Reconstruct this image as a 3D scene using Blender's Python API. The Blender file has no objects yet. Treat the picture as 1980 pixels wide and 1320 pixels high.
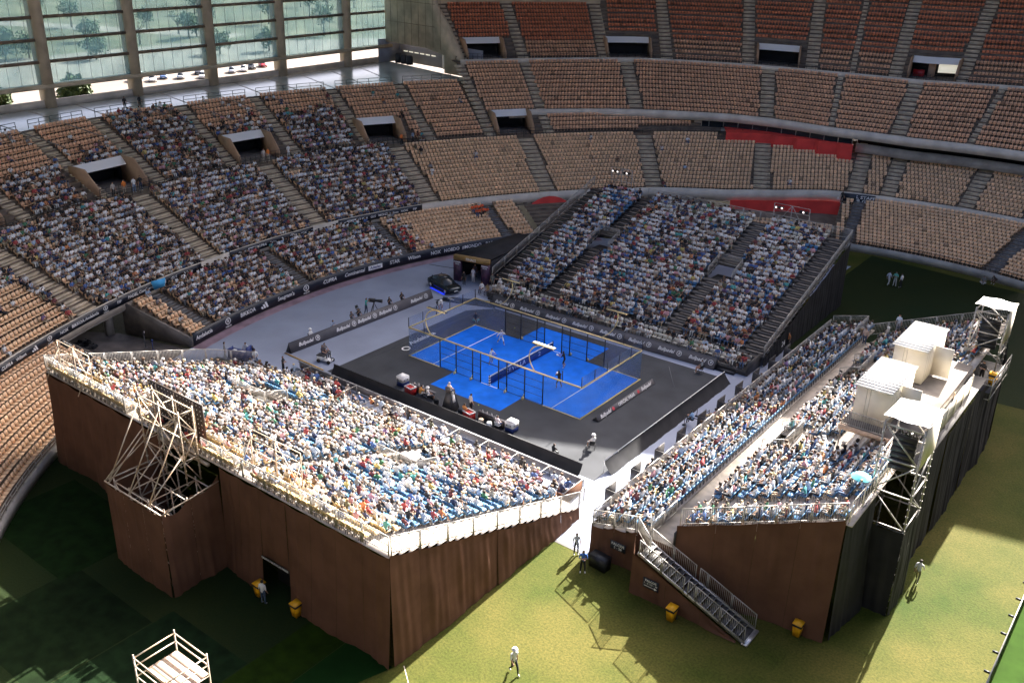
import bpy, bmesh, math, random
import numpy as np
from mathutils import Vector, Matrix, Quaternion
R_ = math.radians
random.seed(7)
rng = np.random.default_rng(11)
S = bpy.context.scene
COL = S.collection

# ---------------------------------------------------------------- camera
CAMP = (48.440, -65.494, 39.166)
YAW, PIT, ROLL, FPX = -0.649496, 0.421197, 0.0223211, 1829.16
def cam_axes():
    f = np.array([math.sin(YAW)*math.cos(PIT), math.cos(YAW)*math.cos(PIT), -math.sin(PIT)])
    rt = np.cross(f, [0, 0, 1]); rt /= np.linalg.norm(rt); up = np.cross(rt, f)
    return rt*math.cos(ROLL)+up*math.sin(ROLL), -rt*math.sin(ROLL)+up*math.cos(ROLL), f
_r, _u, _f = cam_axes()
cd = bpy.data.cameras.new('camera'); cam = bpy.data.objects.new('camera', cd); COL.objects.link(cam)
cam.matrix_world = Matrix(((_r[0], _u[0], -_f[0], CAMP[0]), (_r[1], _u[1], -_f[1], CAMP[1]), (_r[2], _u[2], -_f[2], CAMP[2]), (0, 0, 0, 1)))
cd.sensor_width = 36; cd.lens = 36*FPX/1980; cd.clip_end = 4000; cd.clip_start = 0.5
S.camera = cam
# ---------------------------------------------------------------- world and sun
SUNV = Vector((0.08, -1.0, -0.711)).normalized()
w = bpy.data.worlds.new('World'); S.world = w; w.use_nodes = True
nt = w.node_tree; bg = nt.nodes['Background']
sky = nt.nodes.new('ShaderNodeTexSky'); sky.sky_type = 'NISHITA'; sky.sun_disc = False
sky.sun_elevation = R_(35.3); sky.sun_rotation = R_(-4.6)
nt.links.new(sky.outputs[0], bg.inputs[0]); bg.inputs[1].default_value = 0.088
sky.dust_density = 3.5; sky.air_density = .32; sky.ozone_density = .3
sl = bpy.data.lights.new('sun', 'SUN'); sl.energy = 3.9; sl.angle = R_(0.5); sl.color = (1.0, 0.94, 0.85)
so = bpy.data.objects.new('sun', sl); COL.objects.link(so)
so.rotation_euler = SUNV.to_track_quat('-Z', 'Y').to_euler(); so.location = (0, 60, 90)
S.view_settings.view_transform = 'Standard'; S.view_settings.look = 'None'
S.view_settings.exposure = 2.95; S.view_settings.gamma = 1
S.render.resolution_x = 1024; S.render.resolution_y = 682
try:
    S.cycles.max_bounces = 8; S.cycles.transparent_max_bounces = 16
except Exception: pass

# ---------------------------------------------------------------- materials
def mat(name, col, rough=0.7, var=0.12, scale=3.0, metal=0.0, spec=0.5, bump=0.0, col2=None, attr=False, det=4):
    m = bpy.data.materials.new(name); m.use_nodes = True
    n = m.node_tree; b = n.nodes['Principled BSDF']
    b.inputs['Roughness'].default_value = rough; b.inputs['Metallic'].default_value = metal
    b.inputs['Specular IOR Level'].default_value = spec
    if attr:
        a = n.nodes.new('ShaderNodeAttribute'); a.attribute_name = 'Col'
        n.links.new(a.outputs['Color'], b.inputs['Base Color']); return m
    c = (*col, 1)
    if var > 0 or col2:
        tc = n.nodes.new('ShaderNodeTexCoord'); nz = n.nodes.new('ShaderNodeTexNoise')
        nz.inputs['Scale'].default_value = scale; nz.inputs['Detail'].default_value = det
        n.links.new(tc.outputs['Object'], nz.inputs['Vector'])
        r = n.nodes.new('ShaderNodeValToRGB')
        c2 = col2 or tuple(min(1, x*(1+var*1.6)) for x in col)
        c1 = col if col2 else tuple(x*(1-var) for x in col)
        r.color_ramp.elements[0].position = 0.35; r.color_ramp.elements[1].position = 0.65
        r.color_ramp.elements[0].color = (*c1, 1); r.color_ramp.elements[1].color = (*c2, 1)
        n.links.new(nz.outputs['Fac'], r.inputs['Fac']); n.links.new(r.outputs['Color'], b.inputs['Base Color'])
        if bump > 0:
            bp = n.nodes.new('ShaderNodeBump'); bp.inputs['Strength'].default_value = bump; bp.inputs['Distance'].default_value = 0.05
            n.links.new(nz.outputs['Fac'], bp.inputs['Height']); n.links.new(bp.outputs['Normal'], b.inputs['Normal'])
    else: b.inputs['Base Color'].default_value = c
    return m
def emis(name, col, s):
    m = bpy.data.materials.new(name); m.use_nodes = True; b = m.node_tree.nodes['Principled BSDF']
    b.inputs['Base Color'].default_value = (*col, 1); b.inputs['Emission Color'].default_value = (*col, 1); b.inputs['Emission Strength'].default_value = s
    return m
M = {}
M['att'] = mat('coloured_surface', (1, 1, 1), 0.75, attr=True)
M['attg'] = mat('coloured_plastic', (1, 1, 1), 0.45, attr=True)
M['conc'] = mat('concrete', (.36, .34, .31), .85, .16, .6, bump=.1)
M['concl'] = mat('pale_concrete', (.60, .54, .46), .8, .12, .5, bump=.1)
M['concd'] = mat('dark_concrete', (.16, .14, .125), .85, .2, .8)
M['roofu'] = mat('roof_soffit', (.78, .76, .72), .8, .05, .1)
M['tread'] = mat('terrace_concrete', (.155, .12, .092), .8, .2, .8)
M['step'] = mat('stair_concrete', (.54, .45, .33), .8, .15, 1.2)
M['stepl'] = mat('grey_stair_concrete', (.17, .165, .165), .8, .15, 1.2)
M['colm'] = mat('column_concrete', (.54, .44, .31), .85, .15, .5, bump=.15)
M['brown'] = mat('brown_beam', (.20, .145, .10), .8, .2, 1.2)
M['plaza'] = mat('plaza_floor', (.30, .33, .33), .22, .16, .12, bump=.03)
M['floor'] = mat('blue_grey_floor', (.23, .26, .345), .7, .10, .16, bump=.02)
M['mat_'] = mat('anthracite_mat', (.050, .053, .060), .8, .12, .35, spec=.15)
M['blue'] = mat('blue_turf', (.001, .145, .72), .75, .10, .9, spec=.2)
M['line'] = mat('white_line', (.9, .9, .9), .6, 0)
M['yell'] = mat('yellow_paint', (.62, .50, .14), .35, 0)
M['gold'] = mat('gold_rail', (.70, .56, .26), .35, 0, metal=.3)
M['blackm'] = mat('black_metal', (.015, .016, .02), .45, 0)
M['steel'] = mat('galvanised_steel', (.42, .40, .37), .42, .15, 3, metal=.55)
M['rust'] = mat('scaffold_steel', (.62, .56, .47), .5, .1, 1.4, metal=.3, col2=(.48, .34, .22))
M['alu'] = mat('aluminium', (.62, .62, .64), .35, .05, 3, metal=.7)
M['ply'] = mat('brown_film_plywood', (.46, .40, .34), .30, .15, 1.5, spec=.8)
M['plyd'] = mat('dark_plywood', (.06, .056, .055), .5, .2, 1.5)
M['drape'] = mat('brown_drape', (.125, .063, .040), .95, .10, .7, spec=.1, bump=.9, det=8)
M['drapek'] = mat('black_drape', (.018, .018, .021), .8, .2, .8, spec=.3)
M['board'] = mat('grey_board', (.105, .10, .11), .55, .05, 2)
M['ad'] = mat('black_advertising_board', (.010, .014, .026), .45, 0)
M['white'] = mat('white_paint', (.8, .8, .8), .5, 0)
M['cream'] = mat('cream_panel', (.74, .68, .57), .55, .04, 1)
M['roofw'] = mat('white_corrugated_sheet', (.62, .61, .59), .4, .05, 1)
M['red'] = mat('red_wall', (.66, .05, .04), .7, .10, .5)
M['redp'] = mat('red_plastic', (.45, .02, .02), .4, 0)
M['bin'] = mat('yellow_plastic', (.80, .40, .01), .4, 0)
M['ply_y'] = mat('timber_deck', (.50, .36, .26), .7, .15, 4)
M['dark'] = mat('dark_interior', (.02, .02, .022), .8, 0)  # near-black colour stands in for shade inside openings
M['navy'] = mat('navy_panel', (.01, .03, .16), .5, 0)
M['car'] = mat('dark_car_paint', (.018, .026, .034), .22, 0, metal=.5, spec=.7)
M['glassk'] = mat('dark_glass', (.02, .025, .03), .08, 0)
M['tyre'] = mat('tyre_rubber', (.015, .015, .015), .8, 0)
M['tan_wall'] = mat('tan_wall', (.42, .27, .17), .8, .08, 1)
M['net'] = mat('navy_net', (.010, .055, .24), .8, 0)
M['letter'] = mat('white_lettering', (.82, .82, .82), .6, 0)
M['nletter'] = mat('pale_blue_lettering', (.42, .55, .78), .6, 0)
M['glow'] = emis('lit_lamp', (1, .93, .85), .25)
M['lampw'] = emis('lit_light_bar', (1, .93, .85), .16)
M['bluelight'] = emis('blue_glow_strip', (.01, .04, 1), .15)
M['dayglow'] = emis('daylight_glow', (1, .95, .78), .07)  # emission stands in for daylight behind the windows
def transp(name, col, a):
    m = bpy.data.materials.new(name); m.use_nodes = True; n = m.node_tree
    out = n.nodes['Material Output']; b = n.nodes['Principled BSDF']; b.inputs['Base Color'].default_value = (*col, 1); b.inputs['Roughness'].default_value = .1
    t = n.nodes.new('ShaderNodeBsdfTransparent'); mx = n.nodes.new('ShaderNodeMixShader'); mx.inputs[0].default_value = a
    n.links.new(t.outputs[0], mx.inputs[1]); n.links.new(b.outputs[0], mx.inputs[2]); n.links.new(mx.outputs[0], out.inputs[0]); return m
M['cglass'] = transp('court_glass', (.10, .20, .42), .17)
M['mesh'] = transp('wire_mesh', (.012, .014, .02), .12)
M['shade'] = transp('shade_netting', (.03, .02, .02), .55)
# milky printed glass of the facade
def facade_glass():
    m = bpy.data.materials.new('printed_glass'); m.use_nodes = True; n = m.node_tree
    out = n.nodes['Material Output']; b = n.nodes['Principled BSDF']; n.nodes.remove(b)
    t = n.nodes.new('ShaderNodeBsdfTransparent'); t.inputs[0].default_value = (.78, .90, .92, 1)
    tr = n.nodes.new('ShaderNodeBsdfTranslucent'); tr.inputs[0].default_value = (.26, .42, .45, 1)
    df = n.nodes.new('ShaderNodeBsdfDiffuse'); df.inputs[0].default_value = (.30, .45, .47, 1)
    tc = n.nodes.new('ShaderNodeTexCoord'); nz = n.nodes.new('ShaderNodeTexNoise'); nz.inputs['Scale'].default_value = .35; nz.inputs['Detail'].default_value = 5
    n.links.new(tc.outputs['Object'], nz.inputs['Vector'])
    mr = n.nodes.new('ShaderNodeMapRange'); mr.inputs[1].default_value = .3; mr.inputs[2].default_value = .7; mr.inputs[3].default_value = .22; mr.inputs[4].default_value = .46
    n.links.new(nz.outputs['Fac'], mr.inputs[0])
    m1 = n.nodes.new('ShaderNodeMixShader'); m1.inputs[0].default_value = .35
    n.links.new(tr.outputs[0], m1.inputs[1]); n.links.new(df.outputs[0], m1.inputs[2])
    m2 = n.nodes.new('ShaderNodeMixShader'); n.links.new(mr.outputs[0], m2.inputs[0])
    n.links.new(t.outputs[0], m2.inputs[1]); n.links.new(m1.outputs[0], m2.inputs[2]); n.links.new(m2.outputs[0], out.inputs[0])
    return m
M['fglass'] = facade_glass()
def grass_mat(name, base, dry, dark, amount):
    m = bpy.data.materials.new(name); m.use_nodes = True; n = m.node_tree; b = n.nodes['Principled BSDF']
    b.inputs['Roughness'].default_value = .9; b.inputs['Specular IOR Level'].default_value = .15
    tc = n.nodes.new('ShaderNodeTexCoord')
    def nz(s, d=6):
        q = n.nodes.new('ShaderNodeTexNoise'); q.inputs['Scale'].default_value = s; q.inputs['Detail'].default_value = d; q.inputs['Roughness'].default_value = .62
        n.links.new(tc.outputs['Object'], q.inputs['Vector']); return q
    a = nz(.09); r = n.nodes.new('ShaderNodeValToRGB'); r.color_ramp.elements[0].position = .5-amount; r.color_ramp.elements[1].position = .62
    r.color_ramp.elements[0].color = (*base, 1); r.color_ramp.elements[1].color = (*dry, 1)
    n.links.new(a.outputs['Fac'], r.inputs['Fac'])
    f = nz(7, 8); r2 = n.nodes.new('ShaderNodeValToRGB'); r2.color_ramp.elements[0].position = .3; r2.color_ramp.elements[1].position = .72
    r2.color_ramp.elements[0].color = (*dark, 1); r2.color_ramp.elements[1].color = (1.25, 1.2, 1.1, 1)
    n.links.new(f.outputs['Fac'], r2.inputs['Fac'])
    mx = n.nodes.new('ShaderNodeMix'); mx.data_type = 'RGBA'; mx.blend_type = 'MULTIPLY'; mx.inputs[0].default_value = .8
    n.links.new(r.outputs['Color'], mx.inputs[6]); n.links.new(r2.outputs['Color'], mx.inputs[7]); n.links.new(mx.outputs[2], b.inputs['Base Color'])
    bp = n.nodes.new('ShaderNodeBump'); bp.inputs['Strength'].default_value = .5; bp.inputs['Distance'].default_value = .06
    n.links.new(f.outputs['Fac'], bp.inputs['Height']); n.links.new(bp.outputs['Normal'], b.inputs['Normal'])
    return m
M['grass'] = grass_mat('pitch_grass', (.018, .048, .001), (.098, .088, .021), (.36, .46, .30), .20)
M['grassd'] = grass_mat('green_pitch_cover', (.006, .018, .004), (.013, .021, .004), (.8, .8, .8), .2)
M['grasso'] = grass_mat('outside_grass', (.045, .056, .028), (.115, .10, .07), (.55, .6, .5), .2)
M['park'] = mat('car_park', (.125, .100, .080), .9, .12, .05)
M['leaf'] = mat('foliage', (.035, .07, .02), .7, .1, 2, col2=(.09, .13, .035))
M['bark'] = mat('bark', (.12, .09, .06), .9, .2, 3)

# ---------------------------------------------------------------- mesh building
class MB:
    def __init__(s): s.v = []; s.l = []; s.n = []; s.c = []; s.nv = 0
    def raw(s, V, loops, sizes, cols=None):
        V = np.asarray(V, float).reshape(-1, 3); s.v.append(V); s.l.append(np.asarray(loops, np.int64)+s.nv); s.n.append(np.asarray(sizes, np.int64))
        if cols is not None: s.c.append(np.asarray(cols, float).reshape(-1, 3))
        s.nv += len(V); return s
    def faces(s, V, F, col=None):
        loops = [i for f in F for i in f]; sizes = [len(f) for f in F]
        return s.raw(V, loops, sizes, None if col is None else np.tile(np.array(col, float), (len(F), 1)))
    def box(s, x0, y0, z0, x1, y1, z1, col=None):
        V = [(x0, y0, z0), (x1, y0, z0), (x1, y1, z0), (x0, y1, z0), (x0, y0, z1), (x1, y0, z1), (x1, y1, z1), (x0, y1, z1)]
        return s.faces(V, BF, col)
    def bar(s, a, b, w=.05, h=None, col=None):
        h = w if h is None else h
        a = np.array(a, float); b = np.array(b, float); d = b-a; L = np.linalg.norm(d)
        if L < 1e-6: return s
        d /= L; up = np.array([0, 0, 1.]) if abs(d[2]) < .95 else np.array([0, 1., 0])
        r = np.cross(d, up); r /= np.linalg.norm(r); u = np.cross(r, d)
        V = []
        for p in (a, b):
            for sx, sy in ((-1, -1), (1, -1), (1, 1), (-1, 1)): V.append(p+r*sx*w/2+u*sy*h/2)
        return s.faces(V, BF, col)
    def tube(s, pts, r, n=6, col=None):
        pts = [np.array(p, float) for p in pts]; V = []; F = []
        for i, p in enumerate(pts):
            d = pts[min(i+1, len(pts)-1)]-pts[max(i-1, 0)]; d /= np.linalg.norm(d)
            up = np.array([0, 0, 1.]) if abs(d[2]) < .9 else np.array([1., 0, 0])
            a = np.cross(d, up); a /= np.linalg.norm(a); b = np.cross(d, a); rr = r[i] if hasattr(r, '__len__') else r
            for k in range(n): t = 2*math.pi*k/n; V.append(p+(a*math.cos(t)+b*math.sin(t))*rr)
        for i in range(len(pts)-1):
            for k in range(n): k2 = (k+1) % n; F.append((i*n+k, i*n+k2, (i+1)*n+k2, (i+1)*n+k))
        F.append(tuple(range(n))[::-1]); F.append(tuple((len(pts)-1)*n+k for k in range(n)))
        return s.faces(V, F, col)
    def prism(s, poly, z0, z1, col=None):
        n = len(poly); V = [(*p[:2], z0) for p in poly]+[(*p[:2], z1) for p in poly]
        F = [tuple(range(n))[::-1], tuple(range(n, 2*n))]+[(i, (i+1) % n, n+(i+1) % n, n+i) for i in range(n)]
        return s.faces(V, F, col)
    def slab(s, poly3, n, t):   # planar polygon in 3d thickened along n by t
        P = np.array(poly3, float); n = np.array(n, float); k = len(P); V = np.vstack([P, P+n*t])
        F = [tuple(range(k))[::-1], tuple(range(k, 2*k))]+[(i, (i+1) % k, k+(i+1) % k, k+i) for i in range(k)]
        return s.faces(V, F)
    def lathe(s, prof, cx=0, cy=0, n=16, col=None):
        V = []; F = []
        for r, z in prof:
            for k in range(n): t = 2*math.pi*k/n; V.append((cx+r*math.cos(t), cy+r*math.sin(t), z))
        for i in range(len(prof)-1):
            for k in range(n): k2 = (k+1) % n; F.append((i*n+k, i*n+k2, (i+1)*n+k2, (i+1)*n+k))
        F.append(tuple(range(n))[::-1]); F.append(tuple((len(prof)-1)*n+k for k in range(n)))
        return s.faces(V, F, col)
    def inst(s, T, rots, locs, cols):
        """T=(V,loops,sizes), rots (N,3,3), locs (N,3), cols (N,nf,3)"""
        V, lo, si = T; N = len(locs)
        W = np.einsum('nij,vj->nvi', rots, V)+locs[:, None, :]
        L = (lo[None, :]+(np.arange(N)*len(V))[:, None]).ravel()
        return s.raw(W.reshape(-1, 3), L, np.tile(si, N), None if cols is None else np.asarray(cols).reshape(-1, 3))
    def mesh(s, name, m, smooth=False):
        V = np.concatenate(s.v); L = np.concatenate(s.l); n = np.concatenate(s.n)
        me = bpy.data.meshes.new(name); me.vertices.add(len(V)); me.vertices.foreach_set('co', V.astype(np.float32).ravel())
        me.loops.add(len(L)); me.loops.foreach_set('vertex_index', L.astype(np.int32))
        me.polygons.add(len(n)); st = np.concatenate([[0], np.cumsum(n)[:-1]]); me.polygons.foreach_set('loop_start', st.astype(np.int32))
        if smooth: me.polygons.foreach_set('use_smooth', np.ones(len(n), bool))
        if s.c:
            c = np.concatenate(s.c); c = np.repeat(c, n, axis=0); c4 = np.ones((len(c), 4), np.float32); c4[:, :3] = c
            at = me.attributes.new('Col', 'FLOAT_COLOR', 'CORNER'); at.data.foreach_set('color', c4.ravel())
        me.update(calc_edges=True); me.materials.append(m); return me
    def build(s, name, m, parent=None, smooth=False, loc=None, rz=0):
        o = bpy.data.objects.new(name, s.mesh(name, m, smooth)); COL.objects.link(o)
        if parent: o.parent = parent
        if loc is not None: o.location = loc
        if rz: o.rotation_euler = (0, 0, rz)
        return o
BF = [(0, 3, 2, 1), (4, 5, 6, 7), (0, 1, 5, 4), (1, 2, 6, 5), (2, 3, 7, 6), (3, 0, 4, 7)]
def tag(o, label=None, cat=None, group=None, kind=None):
    if label: o['label'] = label
    if cat: o['category'] = cat
    if group: o['group'] = group
    if kind: o['kind'] = kind
    return o
def empty(name, loc=(0, 0, 0), rz=0, label=None, cat=None, group=None):
    o = bpy.data.objects.new(name, None); COL.objects.link(o); o.location = loc; o.rotation_euler = (0, 0, rz); o.empty_display_size = .3
    return tag(o, label, cat, group)
def copy_tree(o, parent=None):
    c = o.copy(); COL.objects.link(c)
    if parent: c.parent = parent
    for ch in list(o.children): copy_tree(ch, c)
    return c
ORD = ['zeroth', 'first', 'second', 'third', 'fourth', 'fifth', 'sixth', 'seventh', 'eighth', 'ninth', 'tenth', '11th', '12th', '13th', '14th', '15th', '16th', '17th', '18th', '19th', '20th']
def ordw(n):
    if n < len(ORD): return ORD[n]
    e = 'th' if 10 < n % 100 < 14 else {1: 'st', 2: 'nd', 3: 'rd'}.get(n % 10, 'th')
    return f'{n}{e}'
# text as numpy geometry: returns verts (n,2 in x,y), faces
_tc = {}
def text_geo(txt, size, bold=True, shear=0.0, space=1.0):
    k = (txt, bold, shear, space)
    if k not in _tc:
        cu = bpy.data.curves.new('t', 'FONT'); cu.body = txt; cu.size = 1; cu.align_x = 'CENTER'; cu.align_y = 'CENTER'; cu.resolution_u = 2
        cu.shear = shear; cu.offset = .018 if bold else 0; cu.space_character = space
        o = bpy.data.objects.new('t', cu); COL.objects.link(o); dg = bpy.context.evaluated_depsgraph_get(); dg.update()
        me = bpy.data.meshes.new_from_object(o.evaluated_get(dg))
        V = np.array([v.co[:] for v in me.vertices]).reshape(-1, 3); F = [tuple(p.vertices) for p in me.polygons]
        bpy.data.objects.remove(o); bpy.data.meshes.remove(me); _tc[k] = (V, F)
    V, F = _tc[k]; return V[:, :2]*size, F
def ring_geo(r0, r1, n=20):
    V = [((r0 if j == 0 else r1)*math.cos(2*math.pi*k/n), (r0 if j == 0 else r1)*math.sin(2*math.pi*k/n)) for j in (0, 1) for k in range(n)]
    F = [(k, (k+1) % n, n+(k+1) % n, n+k) for k in range(n)]; return np.array(V), F
def put2d(mb, geo, fn):   # map 2d geometry through fn(u,v)->xyz
    V, F = geo; mb.faces([fn(a, b) for a, b in V], F)
# ---------------------------------------------------------------- oval of the bowl
XC, YC, EA, EB = 20.67, .14, 50.59, 56.68
def CN(f):
    f = np.radians(np.asarray(f, float)); c = np.stack([XC+EA*np.cos(f), YC+EB*np.sin(f)], -1)
    n = np.stack([np.cos(f)/EA, np.sin(f)/EB], -1); n /= np.linalg.norm(n, axis=-1, keepdims=True); return c, n
def W(f, d, z):
    c, n = CN(f); d = np.asarray(d, float); p = c+n*d[..., None]
    return np.concatenate([p, np.broadcast_to(np.asarray(z, float), d.shape)[..., None]], -1)
def tab(pts):
    a = np.array(sorted(pts)); return lambda f: np.interp(f, a[:, 0], a[:, 1])
z2f = tab([(80, 4.6), (105, 4.6), (118, 3.95), (240, 3.95)])
d2f = tab([(76, 12.4), (84, 12.2), (97, 11.4), (105, 11.0), (112, 9.4), (118, 9.1), (125, 9.3), (141, 8.4), (152, 8.6), (157, 8.9), (172, 8.6), (188, 7.8), (205, 7.6), (240, 8.2)])
z2b = tab([(80, 9.9), (105, 9.9), (118, 9.5), (240, 9.4)])
d2b = tab([(76, 23.5), (97, 22.5), (104, 22.6), (117, 22.0), (127, 20.8), (143, 19.9), (153, 20.0), (160, 21.0), (170, 21.0), (178, 20.4), (186, 19.7), (199, 19.9), (240, 20.5)])
d3f = lambda f: d2b(f)+1.9
d3p = tab([(140, 34.9), (152, 35.2), (160, 34.9), (175, 34.4), (183, 34.6), (191, 33.6), (240, 33.6)])      # plaza edge, z 15.5
dbd = tab([(76, 18.5), (85, 17.6), (97, 16.4), (106, 18.2), (112, 21.5), (117, 23.7), (129, 25.6), (138, 26.1), (142, 26.3)])  # band, z 12.3 top
d3b = tab([(76, 36), (89, 34.1), (98, 30.2), (107, 32.2), (115, 35.4), (126, 39.0), (138, 37.9), (146, 37.7)])  # z 17.9
d4f = lambda f: d3b(f)+1.9
d4b = lambda f: d4f(f)+13.5
z1f, z1b = (lambda f: .72+0*f), tab([(80, 4.0), (104, 4.0), (112, 3.3), (118, 3.05), (240, 3.05)])
def terr(mb, fs, dF, zF, dB, zB, n, dfun=None):
    """stepped terrace; returns row functions"""
    fs = np.asarray(fs, float)
    for i in range(n):
        t0, t1 = i/n, (i+1)/n
        da = dF(fs)*(1-t0)+dB(fs)*t0; db = dF(fs)*(1-t1)+dB(fs)*t1
        za = zF(fs)*(1-t0)+zB(fs)*t0; zb = zF(fs)*(1-t1)+zB(fs)*t1
        strip(mb, W(fs, da, za), W(fs, db, za)); strip(mb, W(fs, db, za), W(fs, db, zb))
def strip(mb, A, B, col=None):
    n = len(A); V = np.vstack([A, B]); F = [(i, i+1, n+i+1, n+i) for i in range(n-1)]; mb.faces(V, F, col)
def solid_band(mb, fs, d0, d1, z0, z1):
    """closed curved wall d0..d1 , z0..z1 (arrays over fs)"""
    fs = np.asarray(fs, float); o = np.ones(len(fs)); d0 = d0*o; d1 = d1*o; z0 = z0*o; z1 = z1*o; n = len(fs)
    V = np.vstack([W(fs, d0, z0), W(fs, d0, z1), W(fs, d1, z1), W(fs, d1, z0)]); F = []
    for k in range(4):
        k2 = (k+1) % 4
        for i in range(n-1): F.append((k*n+i, k*n+i+1, k2*n+i+1, k2*n+i))
    F += [(0, n, 2*n, 3*n), (n-1, 4*n-1, 3*n-1, 2*n-1)]; mb.faces(V, F)
AISLE = {1: [(194.5, 1.3), (180.1, 1.3), (165.3, 1.3), (150.2, 1.3), (101, 1.4), (81.2, 1.6)],
         2: [(201.9, 2.4), (186.3, 2.4), (172.0, 2.4), (157.0, 2.4), (141.6, 2.3), (127.25, 2.3), (113.3, 2.3), (101.9, 2.0), (98.0, 1.9), (89.1, 1.9), (82, 1.9)],
         3: [(196, 1.5), (188.5, 1.5), (182.5, 1.5), (174.5, 1.5), (167.3, 1.5), (159.3, 1.5), (152.2, 1.5), (145.2, 1.6), (138.2, 1.6)],
         5: [(127.5, 2.0), (113.2, 2.0), (106, .8), (98.6, 2.0), (91, .8), (84.5, 2.0)],
         4: [(144.4, 1.7), (138.0, 1.7), (129.5, 1.9), (123.2, 1.9), (115.2, 1.9), (109.0, 1.9), (105, .8), (100.9, 1.9), (94.9, 1.9), (88, 1.7)]}
# portals: phi range, d at front, floor z, roof height, depth rows removed
PORT = {3: [(183.9, 189.0), (169.2, 173.8), (155.0, 159.4), (140.0, 144.4), (198, 203)], 4: [(139.8, 143.9), (124.7, 129.3), (110.2, 114.4), (95.3, 99.8)]}
SEATS = []   # tier, row, idx, phi, x,y,z, heading(rad, facing centre), nrows
def seat_rows(tier, f0, f1, dF, zF, dB, zB, n, pitch=.52, skip=None, occl=None, last=None):
    for i in range(n):
        t = i/n; fm = np.linspace(f0, f1, 400); dd = dF(fm)*(1-t)+dB(fm)*t; tread = (dB(fm)-dF(fm))/n
        zz = zF(fm)*(1-t)+zB(fm)*t; P = W(fm, dd+tread*.62, zz); s = np.concatenate([[0], np.cumsum(np.linalg.norm(np.diff(P[:, :2], axis=0), axis=1))])
        k = int(s[-1]/pitch); ss = (np.arange(k)+.5)*pitch; ff = np.interp(ss, s, fm); di = np.interp(ff, fm, dd+tread*.62); zi = np.interp(ff, fm, zz)
        Q = W(ff, di, zi); _, nn = CN(ff)
        # local arc length per degree for aisle width
        per = np.linalg.norm(P[-1]-P[0])/abs(f1-f0); per = s[-1]/abs(f1-f0)
        ok = np.ones(k, bool)
        for (fa, wd) in AISLE[tier]: ok &= np.abs(ff-fa)*per > wd/2+.22
        if skip is not None: ok &= ~skip(i, ff)
        for j in np.nonzero(ok)[0]:
            SEATS.append((tier, i, j, ff[j], Q[j, 0], Q[j, 1], Q[j, 2], math.atan2(-nn[j, 0], nn[j, 1])+math.pi, n))
def aisles(par, tier, dF, zF, dB, zB, n, f0, f1, sub=2, mt='step'):
    for (fa, wd) in AISLE[tier]:
        if not (f0 < fa < f1): continue
        c, nn = CN(fa); tg = np.array([-nn[1], nn[0]]); mb = MB()
        for i in range(n*sub):
            t0 = i/(n*sub); t1 = (i+1)/(n*sub)
            da = float(dF(fa)*(1-t0)+dB(fa)*t0); db = float(dF(fa)*(1-t1)+dB(fa)*t1)
            z0 = float(zF(fa)*(1-(i//sub)/n)+zB(fa)*((i//sub)/n))-.02; z1 = float(zF(fa)*(1-t0)+zB(fa)*t0)+.03+(.10 if i % sub else 0)*0
            z1 = max(z1, z0+.03)
            a = c+nn*da; b = c+nn*(db-.03)
            mb.prism([a-tg*wd/2, b-tg*wd/2, b+tg*wd/2, a+tg*wd/2][::-1], z0, z1)
        mb.build('aisle_stairs', M[mt], par)
def seam_cols(): pass
# --- tier 1 (lowest)
bowl1 = empty('lower_terrace', (0, 0, 0), label='lowest curved bank of beige seats ringing the pitch above black boards', cat='grandstand')
m = MB(); segs1 = [np.arange(76, 146.01, 1.), np.arange(146, 197.9, 1.), np.arange(206, 240, 1.)]
segs1[1] = np.append(segs1[1], 197.8)
for fs in segs1:
    if fs[0] < 100:
        terr(m, np.append(np.arange(76, 103, 1.), 103.2), lambda f: .25+0*f, z1f, d2f, z1b, 14)
        f2 = np.arange(103.2, 120.2, 1.); terr(m, f2, lambda f: .25+0*f, z1f, lambda f: 3.6+0*f, lambda f: 1.6+0*f, 4); strip(m, W(f2, 3.6+0*f2, 1.6), W(f2, d2f(f2), 1.6)); fs = np.arange(120.2, 146.1, 1.)
    terr(m, fs, lambda f: .25+0*f, z1f, d2f, z1b, 9 if fs[0] > 110 else 14)
m.build('terrace', M['tread'], bowl1)
m = MB()
for fs in segs1:
    solid_band(m, fs, 0., .22, 0., 1.0 if fs[0] < 200 else .9)
m.build('front_wall', M['conc'], bowl1)
for f0, f1, n in ((76, 103, 14), (146, 197.8, 9)): aisles(bowl1, 1, lambda f: .25+0*f, z1f, d2f, z1b, n, f0, f1, mt='stepl')
# tunnel cheek wall at the end of the lower bank
m = MB()
a = W(np.array([197.8]), np.array([0.]), 0)[0]; b = W(np.array([197.8]), np.array([8.2]), 0)[0]
dv = (b-a)/np.linalg.norm(b-a); nn = np.array([-dv[1], dv[0], 0.])
m.slab([a, b, b+[0, 0, 3.5], a+[0, 0, 1.0]], nn, .25); m.build('end_wall', M['concd'], bowl1); m = MB()
a2 = W(np.array([206.]), np.array([0.]), 0)[0]; b2 = W(np.array([206.]), np.array([8.2]), 0)[0]
m.slab([a2, b2, b2+[0, 0, 3.4], a2+[0, 0, .9]], nn, .25)
m.build('end_wall', M['concd'], bowl1)
seat_rows(1, 146.5, 197.5, lambda f: .25+0*f, z1f, d2f, z1b, 9)
seat_rows(1, 76, 103, lambda f: .25+0*f, z1f, d2f, z1b, 14)
seat_rows(1, 103.4, 119, lambda f: .25+0*f, z1f, lambda f: 3.6+0*f, lambda f: 1.6+0*f, 4)
seat_rows(1, 206.5, 234, lambda f: .25+0*f, z1f, d2f, z1b, 9)
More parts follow.
